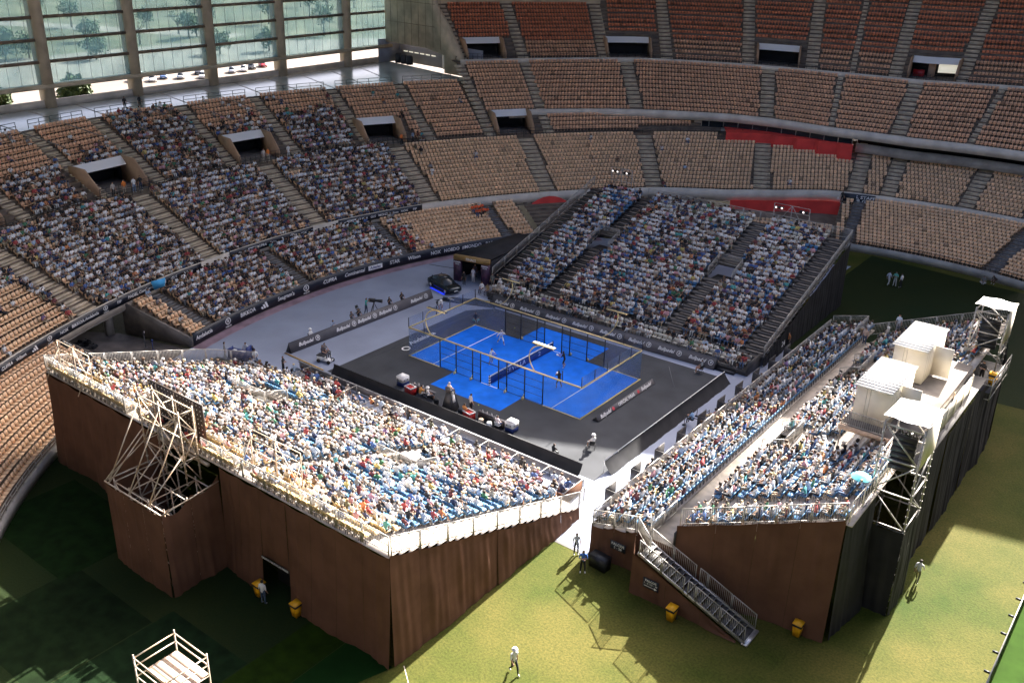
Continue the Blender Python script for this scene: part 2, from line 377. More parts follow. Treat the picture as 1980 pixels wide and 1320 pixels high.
# --- tier 2
bowl2 = empty('middle_terrace', (0, 0, 0), label='middle curved bank of beige seats, its left half packed with spectators', cat='grandstand')
FS = np.arange(76, 226, 1.)
m = MB(); terr(m, FS, lambda f: d2f(f)+.25, z2f, d2b, z2b, 14)
strip(m, W(FS, d2b(FS), z2b(FS)), W(FS, d3f(FS)+1.5, z2b(FS)))
m.build('terrace', M['tread'], bowl2)
m = MB(); solid_band(m, FS, d2f(FS), d2f(FS)+.2, z2f(FS)-1.15, z2f(FS)+.36); m.build('front_wall', M['concl'], bowl2)
m = MB()
strip(m, W(FS, d2f(FS)+.1, z1b(FS)-.4), W(FS, d2f(FS)+.1, z2f(FS)-1.1))
fs = np.arange(197, 207, 1.)
m.build('lower_wall', M['conc'], bowl2)
aisles(bowl2, 2, lambda f: d2f(f)+.25, z2f, d2b, z2b, 14, 76, 226)
STP = tab([(103, 8.3), (113.2, 12.4), (118.5, 12.9)])
def skip2(i, ff):
    s = np.zeros(len(ff), bool)
    st = np.floor(STP(ff)); s |= (ff > 102) & (ff < 118.5) & (i >= st)
    s |= (ff < 102) & (i >= 11)
    return s
seat_rows(2, 76, 222, lambda f: d2f(f)+.25, z2f, d2b, z2b, 14, skip=skip2)
# tunnel under tier 2
m = MB()
fs = np.arange(196, 209, 1.)
strip(m, W(fs, 14.+0*fs, 0.), W(fs, 14.+0*fs, 5.)); strip(m, W(fs, 7.9+0*fs, 3.1), W(fs, 14.+0*fs, 3.1))
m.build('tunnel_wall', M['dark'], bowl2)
m = MB(); m.box(-36.7, -21.1, 0, -36.1, -20.4, 3.2); m.build('tunnel_pillar', M['conc'], bowl2)
# --- tier 3
bowl3 = empty('upper_terrace', (0, 0, 0), label='third curved bank of seats between the two rows of dark portals', cat='grandstand')
FA = np.append(144.6, np.arange(145, 226, 1.)); FBm = np.append(np.arange(138, 146, 1.), 145.4); FC = np.arange(76, 143, 1.)
z3f = lambda f: z2b(f)+.12; z3p = lambda f: 15.5+0*f
m = MB()
n3 = 13
def carved(mb, fs, dF, zF, dB, zB, n, ports, k):
    """terrace whose first k rows leave the portals out"""
    fs = np.asarray(fs)
    for i in range(n):
        t0, t1 = i/n, (i+1)/n
        segs = []; cur = []
        edges = sorted(set(list(fs)+[e for p in ports for e in p if fs[0] < e < fs[-1]]))
        for a, b in zip(edges[:-1], edges[1:]):
            c = (a+b)/2
            if i < k and any(p[0] < c < p[1] for p in ports):
                continue
            f2 = np.array([a, b])
            da = dF(f2)*(1-t0)+dB(f2)*t0; db = dF(f2)*(1-t1)+dB(f2)*t1; za = zF(f2)*(1-t0)+zB(f2)*t0; zb = zF(f2)*(1-t1)+zB(f2)*t1
            strip(mb, W(f2, da, za), W(f2, db, za)); strip(mb, W(f2, db, za), W(f2, db, zb))
carved(m, FA, d3f, z3f, d3p, z3p, n3, PORT[3], 5)
d3x = tab([(138, 37.9), (146, 37.7), (150, 37.7)]); z3x = lambda f: 17.8+0*f
carved(m, FBm, d3f, z3f, d3x, z3x, 17, PORT[3], 5)
# low part under the band
zlo = lambda f: z3f(f)+1.9+0*f; dlo = lambda f: d3f(f)+3.4
FL = np.arange(118, 139, 1.)
terr(m, FL, d3f, z3f, dlo, zlo, 4)
z5f = lambda f: 11.95+0*f; z5b = lambda f: 17.8+0*f
terr(m, FC, lambda f: dbd(f)+.25, z5f, d3b, z5b, 12)
strip(m, W(FC, d3b(FC), z5b(FC)), W(FC, d4f(FC)+1.5, z5b(FC)+.1)); strip(m, W(FBm, d3b(FBm), z5b(FBm)), W(FBm, d4f(FBm)+1.5, z5b(FBm)+.1))
m.build('terrace', M['tread'], bowl3)
m = MB(); solid_band(m, FC, dbd(FC), dbd(FC)+.3, 11.1, 12.35)
m.build('concrete_parapet', M['concl'], bowl3)
m = MB(); solid_band(m, np.append(FC, [143., 144., 145.]), d3b(np.append(FC, [143., 144., 145.]))-.05, d3b(np.append(FC, [143., 144., 145.]))+.15, 17.6, 18.35)
m.build('crosswalk_parapet', M['concl'], bowl3)
m = MB(); strip(m, W(FL, dlo(FL)+.6, 9.5), W(FL, dlo(FL)+.6, 11.2)); fw = np.arange(111, 121.5, 1.); strip(m, W(fw, dbd(fw)+1.0, 8.), W(fw, dbd(fw)+1.0, 11.3)); strip(m, W(fw, dbd(fw)+.2, 11.15), W(fw, dbd(fw)+1.2, 11.15)); m.build('back_wall', M['concl'], bowl3)
aisles(bowl3, 3, d3f, z3f, d3p, z3p, n3, 145.9, 226); aisles(bowl3, 3, d3f, z3f, d3x, z3x, 17, 136, 145.9)
aisles(bowl3, 5, lambda f: dbd(f)+.25, z5f, d3b, z5b, 12, 76, 136)
def portskip(ports, k, pad=.25):
    def f(i, ff):
        s = np.zeros(len(ff), bool)
        if i < k:
            for a, b in ports: s |= (ff > a-pad-.9) & (ff < b+pad+.9)
        return s
    return f
seat_rows(3, 145.6, 222, d3f, z3f, d3p, z3p, n3, skip=portskip(PORT[3], 5))
seat_rows(3, 138.6, 145.0, d3f, z3f, d3x, z3x, 17, skip=portskip(PORT[3], 5))
AISLE[6] = []
seat_rows(6, 121, 138.0, d3f, z3f, dlo, zlo, 4, skip=lambda i, ff: ff < 121+(3-i)*0+[6.5, 0.5, 2., 5.5][i])
seat_rows(5, 76, 138.0, lambda f: dbd(f)+.25, z5f, d3b, z5b, 12)
# --- tier 4
bowl4 = empty('top_terrace', (0, 0, 0), label='topmost curved bank of dark red seats along the upper right', cat='grandstand')
F4 = np.arange(76, 146, 1.); z4f = lambda f: 18.0+0*f; z4b = lambda f: 25.4+0*f; N4 = 14
zx4 = tab([(76, 32), (120, 32), (129, 25.5), (146, 25.5)])
z4b = lambda f: zx4(f); d4b = lambda f: d4f(f)+13.2+(zx4(f)-25.4)*1.75
N4f = 14
m = MB(); carved(m, np.arange(129, 146, 1.), d4f, z4f, d4b, z4b, 14, PORT[4], 5)
z4b2 = lambda f: 34+0*f; d4b2 = lambda f: d4f(f)+13.2*30/14
carved(m, np.arange(76, 130, 1.), d4f, z4f, d4b2, z4b2, 30, PORT[4], 5)
m.build('terrace', M['tread'], bowl4)
aisles(bowl4, 4, d4f, z4f, d4b, z4b, 14, 129, 146); aisles(bowl4, 4, d4f, z4f, d4b2, z4b2, 30, 76, 128.9)
m = MB(); fs = np.arange(128, 147, 1.); strip(m, W(fs, d4b(fs)+.6, 24.), W(fs, d4b(fs)+.6, 50.))
fs = np.arange(76, 130, 1.); strip(m, W(fs, d4b2(fs)+.6, 33.), W(fs, d4b2(fs)+.6, 50.))
m.build('back_wall', M['colm'], bowl4)
seat_rows(4, 129.7, 144.0, d4f, z4f, d4b, z4b, 14, skip=portskip(PORT[4], 5))
seat_rows(4, 78, 128.6, d4f, z4f, d4b2, z4b2, 24, skip=portskip(PORT[4], 5))
# --- portals (vomitories)
def portal(f0, f1, dfn, zf, h, lab, day=False):
    t = empty('vomitory_portal', tuple(W((f0+f1)/2, float(dfn((f0+f1)/2)), zf)), label=lab, cat='portal', group='white-lintelled portals in the bowl')
    base = np.array(t.location)
    fs = np.linspace(f0, f1, 7); d = dfn(fs)
    def bb(name, mt, fn):
        q = MB(); fn(q); o = q.build(name, mt, t); o.location = -Vector(base); return o
    bb('lintel', M['white'], lambda q: (strip(q, W(fs, d+3.7, zf+h-.05), W(fs, d+4.55, zf+h+.85)), strip(q, W(fs, d+4.55, zf+h+.85), W(fs, d+4.6, zf+h-.05)), strip(q, W(fs, d+3.7, zf+h-.05), W(fs, d+4.6, zf+h-.05))))
    bb('roof_slab', M['concd'], lambda q: (solid_band(q, fs, d+4.5, d+8.5, zf+h-.05, zf+h+.1), solid_band(q, fs, d-.1, d+8.5, zf-.25, zf+.02)))
    for f in (f0, f1):
        def cheeks(q, f=f):
            A = W(f, .2+float(dfn(f)), zf); B = W(f, 4.9+float(dfn(f)), zf); dv = (B-A)/np.linalg.norm(B-A); n = np.array([-dv[1], dv[0], 0])*(-1 if f == f0 else 1)
            q.slab([A, B, B+[0, 0, h+.9], A+(B-A)*.45+[0, 0, h+.8], A+[0, 0, .95]], n, -.25)
        bb('cheek_wall', M['tan_wall'], cheeks)
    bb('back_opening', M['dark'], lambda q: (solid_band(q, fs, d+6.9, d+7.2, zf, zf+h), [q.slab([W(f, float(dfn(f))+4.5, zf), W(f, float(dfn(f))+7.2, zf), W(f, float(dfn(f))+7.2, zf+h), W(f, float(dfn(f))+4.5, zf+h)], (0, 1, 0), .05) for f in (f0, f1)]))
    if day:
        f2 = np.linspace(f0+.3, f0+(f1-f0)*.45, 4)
        bb('daylight_glow_panel', M['dayglow'], lambda q: solid_band(q, f2, dfn(f2)+5.3, dfn(f2)+5.4, zf+.7, zf+h-.2))  # glowing panel in place of daylight through the window
        bb('window_pillar', M['tan_wall'], lambda q: solid_band(q, np.linspace(f0+(f1-f0)*.5, f0+(f1-f0)*.64, 3), dfn(np.linspace(f0+(f1-f0)*.5, f0+(f1-f0)*.64, 3))+5.0, dfn(np.linspace(f0+(f1-f0)*.5, f0+(f1-f0)*.64, 3))+5.3, zf, zf+h))
        bb('red_counter', M['redp'], lambda q: solid_band(q, np.linspace(f0+(f1-f0)*.7, f1-.3, 3), dfn(np.linspace(f0+(f1-f0)*.7, f1-.3, 3))+4.6, dfn(np.linspace(f0+(f1-f0)*.7, f1-.3, 3))+5., zf, zf+1.0))
    def rail(q):
        f3 = np.linspace(f0, f1, 9); P = W(f3, dfn(f3)+.1, zf)
        for k in range(9): q.bar(P[k], P[k]+[0, 0, 1.05], .04)
        for k in range(8):
            for z in (1.05, .6): q.bar(P[k]+[0, 0, z], P[k+1]+[0, 0, z], .04)
    bb('handrail', M['blackm'], rail)
    return t
plab = ['dark portal with white lintel on the left lower row, staff standing inside', 'second white-lintelled portal from the left, behind the packed middle bank', 'third lower portal from the left, above the packed bank beside the stairs', 'lower portal with white lintel nearest the concrete side wall', 'portal cut by the left edge of the picture']
for (a, b), l in zip(PORT[3], plab): portal(a, b, lambda f: d3f(f)-.2, 9.45, 2.2, l)
ulab = ['leftmost portal of the upper row, beside the slanted concrete wall', 'second portal of the upper row, above the central empty seats', 'third portal of the upper row, wholly dark inside', 'rightmost upper portal with bright windows and a red counter inside']
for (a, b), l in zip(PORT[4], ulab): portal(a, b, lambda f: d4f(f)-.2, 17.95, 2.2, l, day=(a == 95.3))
# --- boxes level under the band at the right
bx = empty('hospitality_boxes', (0, 0, 0), label='dark strip of glazed boxes under the long concrete parapet at right', cat='stadium box')
fs = np.arange(76, 103.6, 1.)
m = MB(); solid_band(m, fs, dbd(fs)+1.8, dbd(fs)+2.1, 8.9, 10.2); m.build('box_parapet', M['conc'], bx)
m = MB(); strip(m, W(fs, dbd(fs)+2.0, 9.1), W(fs, dbd(fs)+8, 9.1)); strip(m, W(fs, dbd(fs)+4.8, 9.1), W(fs, dbd(fs)+4.8, 12.0))
strip(m, W(fs, dbd(fs)+.3, 11.15), W(fs, dbd(fs)+8, 11.15)); strip(m, W(fs, dbd(fs)+4.6, 5.), W(fs, dbd(fs)+4.6, 9.1))
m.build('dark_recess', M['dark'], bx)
fs = np.arange(103.4, 121, .8)
m = MB(); strip(m, W(fs, dbd(fs)+.6, 10.1), W(fs, dbd(fs)+.6, 11.2)); m.build('glazing', M['glassk'], bx)
m = MB()
for f in fs[::2]:
    p = W(f, float(dbd(f))+.55, 10.2); m.bar(p, p+[0, 0, 1.0], .08)
m.build('mullion', M['conc'], bx)
rw = MB(); fs = np.arange(103.3, 117.6, 1.)
fs = np.arange(103.2, 117.9, .25); sr_ = np.floor(STP(fs))+.05; dw = d2f(fs)+.25+(d2b(fs)-d2f(fs)-.25)*sr_/14; zw = z2f(fs)+(z2b(fs)-z2f(fs))*sr_/14
strip(rw, W(fs, dw, zw-.6), W(fs, dw, 10.25)); strip(rw, W(fs, dw, 10.25), W(fs, np.maximum(dbd(fs)+.7, dw+.1), 10.25))
tag(rw.build('red_wall', M['red']), 'large red wall under the dark windows, seats stepping down its lower edge', 'wall')
rw = MB(); fs = np.arange(103.2, 118.2, 1.)
strip(rw, W(fs, d2f(fs)-.2, 1.55), W(fs, d2f(fs)-.2, z2f(fs)-1.1))
tag(rw.build('red_wall', M['red']), 'lower red wall behind the top right corner of the far stand', 'wall')
rw = MB(); fs = np.arange(139.2, 144.2, .8)
strip(rw, W(fs, d2f(fs)-.35, z1b(fs)-.3), W(fs, d2f(fs)-.15, z2f(fs)-.2-.9*(np.abs(fs-141.6)/2.4)**2))
tag(rw.build('red_wall', M['red']), 'small domed red panel under the stairs left of the far stand', 'wall')
# press sign and opening
pr = empty('entrance_opening', tuple(W(102.2, 10.4, 0)), label='dark entrance under the sign for press, staff and player guests', cat='entrance')
b0 = Vector(pr.location)
m = MB(); fs = np.linspace(99.2, 103., 5); solid_band(m, fs, d2f(fs)-.35, d2f(fs)-.25, 3.6, 4.9); o = m.build('sign_board', M['ad'], pr); o.location = -b0
m = MB(); solid_band(m, fs, d2f(fs)-.3, d2f(fs)-.2, 1.2, 3.6); o2 = m.build('opening', M['dark'], pr); o2.location = -b0
def curved_text(mb, txt, fc, d, zc, size, **k):
    c, n = CN(fc); h = .5; c2, _ = CN(fc+h); per = float(np.linalg.norm((c2+n*d)-(c+n*d)))/h
    put2d(mb, text_geo(txt, size, **k), lambda u, v: W(fc-u/per, d, zc+v))
m = MB(); curved_text(m, 'PRESS, STAFF', 101.1, float(d2f(101.1))-.37, 4.5, .6); curved_text(m, '& PLAYER GUESTS', 101.1, float(d2f(101.1))-.37, 3.98, .6)
o = m.build('sign_lettering', M['letter'], pr); o.location = -b0
# --- advertising boards on the two lower walls
def adboard(name, lab, fs, d, z0, z1, items, fn=None, white=(), size=.5):
    fs = np.asarray(fs, float); t = empty(name, tuple(W(float(fs.mean()), float(np.mean(d+0*fs)), 0)), label=lab, cat='advertising board')
    b = Vector(t.location); dd = d*np.ones(len(fs)) if np.isscalar(d) else d
    m = MB(); solid_band(m, fs, dd-.09, dd-.02, z0, z1); o = m.build('board', M['ad'], t); o.location = -b
    m = MB(); mw = MB(); mb_ = MB(); zc = (z0+z1)/2
    zc = zc if np.isscalar(zc) else float(np.mean(zc))
    for fc, tx in items:
        dc = float(np.interp(fc, fs, dd))-.105; zcc = zc if np.isscalar(z1) else float(np.interp(fc, fs, (z0+z1)/2))
        if tx == '[stripes]':
            for k in range(3):
                u0 = -.5+.33*k; h = .28+.2*k
                put2d(m, (np.array([(u0, -.35), (u0+.24, -.35), (u0+.24-.35*h-.02, h-.35), (u0-.35*h-.02, h-.35)])*size*1.6, [(0, 1, 2, 3)]), lambda u, v: W(fc-u*.0115/.01*.99, dc, zcc+v))
        elif tx == '[ring]':
            put2d(m, ring_geo(.26*size*1.7, .34*size*1.7), lambda u, v: W(fc-u*1.12, dc, zcc+v+.08)); curved_text(m, 'B', fc, dc, zcc+.08, size*.7); curved_text(m, 'Bullpadel', fc, dc, zcc-size*.75, size*.4, shear=.3)
        elif tx == 'Adeslas':
            q = np.array([(-1.5, -.45), (1.5, -.45), (1.5, .45), (-1.5, .45)])*size; put2d(mw, (q, [(0, 1, 2, 3)]), lambda u, v: W(fc-u*1.12, dc, zcc+v)); curved_text(mb_, tx, fc, dc-.02, zcc, size*.8)
        else: curved_text(m, tx, fc, dc, zcc, size, shear=.25 if tx in ('CUPRA', 'Continental') else 0)
    o = m.build('lettering', M['letter'], t); o.location = -b
    if mw.v: o = mw.build('white_panel', M['letter'], t); o.location = -b; o = mb_.build('blue_lettering', M['navy'], t); o.location = -b
    return t
it = [(196.2, 'Andalucía'), (192.6, '[ring]'), (189.6, 'BIKKOA'), (187.0, '[stripes]'), (183.9, "Seagram's"), (180.9, '[ring]'), (177.4, 'CUPRA'), (173.7, 'Continental'), (170.6, 'Adeslas'), (167.7, 'STAR'), (164.8, 'Wilson'), (161.6, 'NOX'), (159.2, 'NO8DO'), (156.2, '#MONDO'), (153.2, 'PADEL'), (150.4, 'FIP PADEL'), (147.2, 'CUPRA'), (144.0, 'Continental'), (141.0, 'Adeslas'), (138.4, 'GLS')]
adboard('advertising_board', 'long curved black advertising board with white logos along the floor edge', np.arange(133, 198.2, .8), 0., .12, 1.42, it, size=.62)
it = [(203.6-i*2.05, x) for i, x in enumerate(['Andalucía', 'BIKKOA', 'PADEL', '[ring]', 'Continental', 'Adeslas', 'CUPRA', 'GLS', '#MONDO', 'Wilson'])]
fs = np.arange(188.2, 221, .8)
it = [(218-i*1.75, x) for i, x in enumerate(['#MONDO', 'Continental', 'Adeslas', 'CUPRA', 'Wilson', '[stripes]', '[ring]', 'NOX', 'BIKKOA', 'Andalucía', '[ring]', 'FIP', 'PADEL', 'Continental', 'Adeslas', 'GLS', 'Wilson'])]
adboard('advertising_board', 'black advertising board over the tunnel mouth, left of the first stairs', fs, d2f(fs), z2f(fs)-.5, z2f(fs)+.34, it, size=.42)
fs = np.arange(173.2, 184.4, .8)
it = [(183-i*1.4, x) for i, x in enumerate(['Continental', 'Adeslas', 'CUPRA', 'Wilson', '[stripes]', '[ring]', 'NOX', 'GLS'])]
adboard('advertising_board', 'black advertising board below the packed middle bank, centre one of three', fs, d2f(fs), z2f(fs)-.5, z2f(fs)+.34, it, size=.40)
fs = np.arange(158.6, 170.6, .8)
it = [(169.4-i*1.4, x) for i, x in enumerate(['Continental', 'Adeslas', 'CUPRA', 'GLS', '#MONDO', 'Wilson', 'NOX', 'FIP'])]
adboard('advertising_board', 'black advertising board on the middle bank above the row of orange shirts', fs, d2f(fs), z2f(fs)-.5, z2f(fs)+.34, it, size=.40)
# --- handrails along walkways
def curved_rail(name, lab, f0, f1, d, z, h=1.0, step=.9, cat='railing', mt='blackm'):
    fs = np.arange(f0, f1+.01, step); t = MB(); dd = d(fs) if callable(d) else d+0*fs; zz = z(fs) if callable(z) else z+0*fs; P = W(fs, dd, zz)
    for k in range(len(fs)): t.bar(P[k], P[k]+[0, 0, h], .045)
    for k in range(len(fs)-1):
        for q in (h, h*.55): t.bar(P[k]+[0, 0, q], P[k+1]+[0, 0, q], .045)
    return tag(t.build(name, M[mt]), lab, cat)
curved_rail('walkway_railing', 'thin dark railing along the lower crosswalk above the middle bank', 104, 222, lambda f: d2b(f)+.1, lambda f: z2b(f), .9)
curved_rail('walkway_railing', 'thin dark railing on the upper crosswalk parapet', 78, 145, lambda f: d3b(f), 18.3, .7)
rr = empty('plaza_railing', (0, 0, 0), label='dark metal railing sections along the seat edge of the glazed concourse', cat='railing')
for a, b in ((146.5, 151.6), (152.8, 158.7), (159.9, 166.8), (167.9, 173.9), (175.1, 182), (183.1, 188), (189.1, 195.5)):
    fs = np.linspace(a, b, 6); q = MB(); P = W(fs, d3p(fs)+.5, 15.5)
    for k in range(6): q.bar(P[k], P[k]+[0, 0, 1.0], .06)
    for k in range(5):
        for z in (1.0, .55): q.bar(P[k]+[0, 0, z], P[k+1]+[0, 0, z], .06)
    q.build('rail_section', mat('green_rail', (.06, .09, .08), .5, 0) if a == 146.5 else bpy.data.materials['green_rail'], rr)
curved_rail('pitch_railing', 'black pipe railing along the lower bank beside the grass at far right', 76, 111, 0.1, .9, .75, .7)
curved_rail('pitch_railing', 'pipe railing along the lower bank at the left edge of the picture', 206.5, 234, 0.1, .85, .7, 1.2, mt='steel')
# --- concourse, facade columns, glass
pl = MB(); ff = np.arange(144, 231, 1.); A = W(ff, d3p(ff), 15.5); B = A.copy(); B[:, 0] = -75.5; B[:, 1] = np.linspace(58.5, -75, len(ff))
strip(pl, A, B); o = pl.build('concourse_floor', M['plaza']); tag(o, kind='structure')
jl = MB()
for y in np.arange(-13, 56, 6.3): jl.bar((-74, y, 15.506), (-52, y*.86-3, 15.506), .22, .008)
tag(jl.build('concourse_joints', M['concd']), kind='structure')
FX = -74.3
cys = [-41.5, -28.8, -16.2, -3.6, 8.9, 21.4, 34.4, 48.4]
fac = empty('glazed_facade', (FX, 5, 15.5), label='tall facade of milky green glass bays between beige concrete columns', cat='facade')
def fb(mb, name, mt, p=None):
    o = mb.build(name, mt, fac if p is None else p); o.location = -Vector(fac.location); return o
for y in cys:
    q = MB(); q.faces([(FX-1.1, y-.62, 15.5), (FX+.5, y-.62, 15.5), (FX+.5, y+.62, 15.5), (FX-1.1, y+.62, 15.5), (FX-1.1, y-.75, 50), (FX+.9, y-.75, 50), (FX+.9, y+.75, 50), (FX-1.1, y+.75, 50)], BF); fb(q, 'column', M['colm'])
ys = cys+[58.6]
q = MB(); q.box(FX-.9, -42, 18.0, FX+.95, 58.4, 18.45); fb(q, 'lower_beam', M['colm'])
q = MB(); q.box(FX-.4, -42, 15.5, FX-.1, 58.4, 16.45); fb(q, 'parapet', M['concl'])
q = MB()
for a, b in zip(ys[:-1], ys[1:]):
    for z in (21.2, 23.9, 26.6, 29.3, 32., 34.7): q.box(FX-.25, a+.6, z-.18, FX+.34, b-.6, z+.18)
fb(q, 'transom', M['brown'])
zz = [18.45, 21.04, 21.36, 23.74, 24.06, 26.44, 26.76, 29.14, 29.46, 31.84, 32.16, 34.54, 34.86, 49]
for a, b in zip(ys[:-1], ys[1:]):
    q = MB()
    for k in range(0, len(zz), 2): q.box(FX-.03, a+.6, zz[k], FX-.01, b-.6, zz[k+1])
    fb(q, 'glass_bay', M['fglass'])
q = MB()
for a, b in zip(ys[:-1], ys[1:]):
    n = 8
    for k in range(1, n): yy = a+(b-a)*k/n; q.box(FX-.03, yy-.014, 18.5, FX+.01, yy+.014, 49)
fb(q, 'glazing_bar', mat('glazing_joint', (.55, .66, .64), .5, 0))
# side wall of board-marked concrete
A = np.array([-52.6, 54.0]); B = np.array([-74.0, 57.3]); dv = (B-A)/np.linalg.norm(B-A); nv = np.array([-dv[1], dv[0]])
def pw(s, z): p = A+dv*s; return (p[0], p[1], z)
sw = empty('concrete_side_wall', (-60, 55, 15.5), label='huge slanted wall of board-marked concrete closing the concourse', cat='wall')
q = MB(); L = 21.6
nn3 = (nv[0], nv[1], 0) if nv[1] > 0 else (-nv[0], -nv[1], 0)
q.slab([pw(0, 15.5), pw(1.6, 18.4), pw(4.8, 22.7), pw(8.0, 25.9), pw(8.0, 50), pw(L, 50), pw(L, 19.0), pw(10.4, 19.0), pw(5.7, 18.3), pw(5.7, 15.5)], nn3, .8)
o = q.build('wall_slab', M['colm'], sw); o.location = -Vector(sw.location)
q = MB()
for s in np.arange(6.6, L, 1.9): q.bar((*pw(s, 19.1)[:2], 19.1), (*pw(s, 50)[:2], 50), .05)
for z in (22.5, 26.): q.bar(pw(8, z), pw(L, z), .05)
o = q.build('formwork_joint', M['brown'], sw); o.location = -Vector(sw.location)
q = MB(); o3 = np.array([nn3[0], nn3[1], 0])
q.slab([tuple(np.array(pw(-.2, 15.5))+o3*3), tuple(np.array(pw(L, 15.5))+o3*3), tuple(np.array(pw(L, 19.4))+o3*3), tuple(np.array(pw(-.2, 19.4))+o3*3)], nn3, .3)
q.slab([tuple(np.array(pw(L, 15.5))-o3*1.5), tuple(np.array(pw(L, 15.5))+o3*3.2), tuple(np.array(pw(L, 19.4))+o3*3.2), tuple(np.array(pw(L, 19.4))-o3*1.5)], (-1, 0, 0), .2)
o = q.build('recess_wall', mat('grey_blue_panel', (.26, .27, .31), .7, .08, .5), sw); o.location = -Vector(sw.location)
q = MB()
for k in range(6):
    s = 20.4-1.55*k; p = np.array(pw(s, 17.3))+o3*2.97; p2 = np.array(pw(s-1.1, 17.3))+o3*2.97; q.bar(p, p2, .05, .2)
o = q.build('slot_window', M['dayglow'], sw); o.location = -Vector(sw.location)  # slots glow by emission in place of daylight
q = MB(); p = np.array(pw(8.9, 15.5))+o3*2.8; q.box(p[0]-.5, p[1]-.1, 15.5, p[0]+.5, p[1]+.05, 18.0); o = q.build('white_door', M['white'], sw); o.location = -Vector(sw.location)
for k, s in enumerate((19.6, 18.0, 16.5)):
    p = np.array(pw(s, 15.5))+o3*1.2; q = MB(); q.lathe([(.55, 0), (.62, .1), (.6, 1.3), (.5, 1.42), (.5, 1.5)], n=14); q.box(-.5, -.06, 1.5, .5, .06, 1.56)
    tag(q.build('wheelie_bin', M['blackm'], loc=p), ['leftmost', 'middle', 'rightmost'][k]+' black waste bin against the grey recess of the concourse', 'bin', 'black bins in the recess')
# roof over the bowl (throws the large shade; south opening sized for sky light)
inner = [(-22.5, 38.6), (-19, 50.9), (-10.5, 53.6), (-5.2, 56.4), (4.4, 60.3), (11, 63.4), (17.4, 65.6), (24, 67.2), (33.4, 69.3), (38.4, 70.3), (50, 71.5), (60, 68), (74, 55), (84, 30), (88, 0), (86, -35), (76, -66), (60, -88), (36, -97), (12, -94), (-8, -78), (-17, -42), (-20.5, 0), (-22.2, 22)]
cx, cy = 25, 0
outer = []
for x, y in inner:
    a = math.atan2(y-cy, x-cx); dx, dy = math.cos(a), math.sin(a)
    r = min((115.0/abs(dx)) if dx < 0 else 130/max(abs(dx), 1e-6), (190/abs(dy)) if abs(dy) > 1e-6 else 1e9); outer.append((cx+dx*r, cy+dy*r))
outer.insert(2, (-77, 170)); inner.insert(2, (-19, 50.9001))
ring = MB()  # unseen wall added behind the camera to block horizon light
for i in range(len(outer)):
    a, b = outer[i], outer[(i+1) % len(outer)]
    if (a[0] > 60 or a[1] < -110) and (b[0] > 60 or b[1] < -110) and min(a[1], b[1]) < 150: ring.faces([(*a, 0), (*b, 0), (*b, 50), (*a, 50)], [(0, 1, 2, 3)])
tag(ring.build('horizon_light_blocker', M['conc']), 'unseen wall ring behind the viewer, added to block horizon light', 'wall')
n = len(inner); V = [(x, y, 48.8) for x, y in inner]+[(x, y, 48.8) for x, y in outer]+[(x, y, 50) for x, y in inner]+[(x, y, 50) for x, y in outer]; F = []
for i in range(n):
    j = (i+1) % n; F += [(i, j, n+j, n+i), (2*n+i, 3*n+i, 3*n+j, 2*n+j), (i, 2*n+i, 2*n+j, j), (n+i, n+j, 3*n+j, 3*n+i)]
tag(MB().faces(V, F).build('stadium_roof', M['roofu']), 'wide flat ring roof over the seats, seen only by its shade', 'roof')
# ---------------------------------------------------------------- ground and floors
def sheet(name, poly, z, m, kind='structure'):
    o = MB().faces([(x, y, z) for x, y in poly], [tuple(range(len(poly)))]).build(name, m); return tag(o, kind=kind)
sheet('ground', [(-1500, -1500), (1500, -1500), (1500, 1800), (-1500, 1800)], -.03, M['grasso'])
sheet('pitch_grass', [tuple(CN(f)[0]) for f in range(0, 360, 4)], -.012, M['grass'])
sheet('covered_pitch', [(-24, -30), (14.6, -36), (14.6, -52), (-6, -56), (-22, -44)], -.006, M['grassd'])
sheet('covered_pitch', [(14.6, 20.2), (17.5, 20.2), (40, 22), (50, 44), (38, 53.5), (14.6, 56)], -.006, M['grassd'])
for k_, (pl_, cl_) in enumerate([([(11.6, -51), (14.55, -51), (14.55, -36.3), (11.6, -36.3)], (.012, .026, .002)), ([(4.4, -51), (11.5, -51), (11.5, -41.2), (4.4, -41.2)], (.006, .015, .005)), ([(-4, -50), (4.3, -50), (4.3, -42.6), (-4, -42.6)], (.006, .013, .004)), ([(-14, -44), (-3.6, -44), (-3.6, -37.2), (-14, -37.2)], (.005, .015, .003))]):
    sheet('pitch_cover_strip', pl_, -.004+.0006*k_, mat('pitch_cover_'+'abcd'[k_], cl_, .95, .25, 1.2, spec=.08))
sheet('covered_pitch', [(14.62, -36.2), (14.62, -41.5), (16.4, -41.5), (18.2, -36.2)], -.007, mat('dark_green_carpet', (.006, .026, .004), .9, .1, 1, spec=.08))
fl = [tuple(CN(f)[0]+CN(f)[1]*.1) for f in np.arange(137, 207, 2.)]
sheet('floor', fl+[(-22, -30), (-17, -26), (18.5, -20.4), (20.95, -20.4), (21.5, 20), (17, 20.4), (14, 22), (14, 50)], -.002, M['floor'])
m = MB(); fs = np.arange(137, 199, 1.); strip(m, W(fs, -1.25+0*fs, .002), W(fs, .0+0*fs, .002)); tag(m.build('floor_edge_strip', mat('pinkish_edge_floor', (.25, .17, .21), .7, .2, .8)), kind='structure')
sheet('tunnel_floor', [(-27.4, -17.9), (-36, -20), (-42, -24), (-40, -32), (-30, -30), (-24.5, -26.5)], .003, mat('tunnel_concrete', (.10, .085, .08), .8, .25, .7))
sheet('court_surround', [(-13.5, -12.5), (16.3, -12.4), (16.3, 10.4), (-11.2, 9.9), (-13.3, 7.4)], .003, M['mat_'])
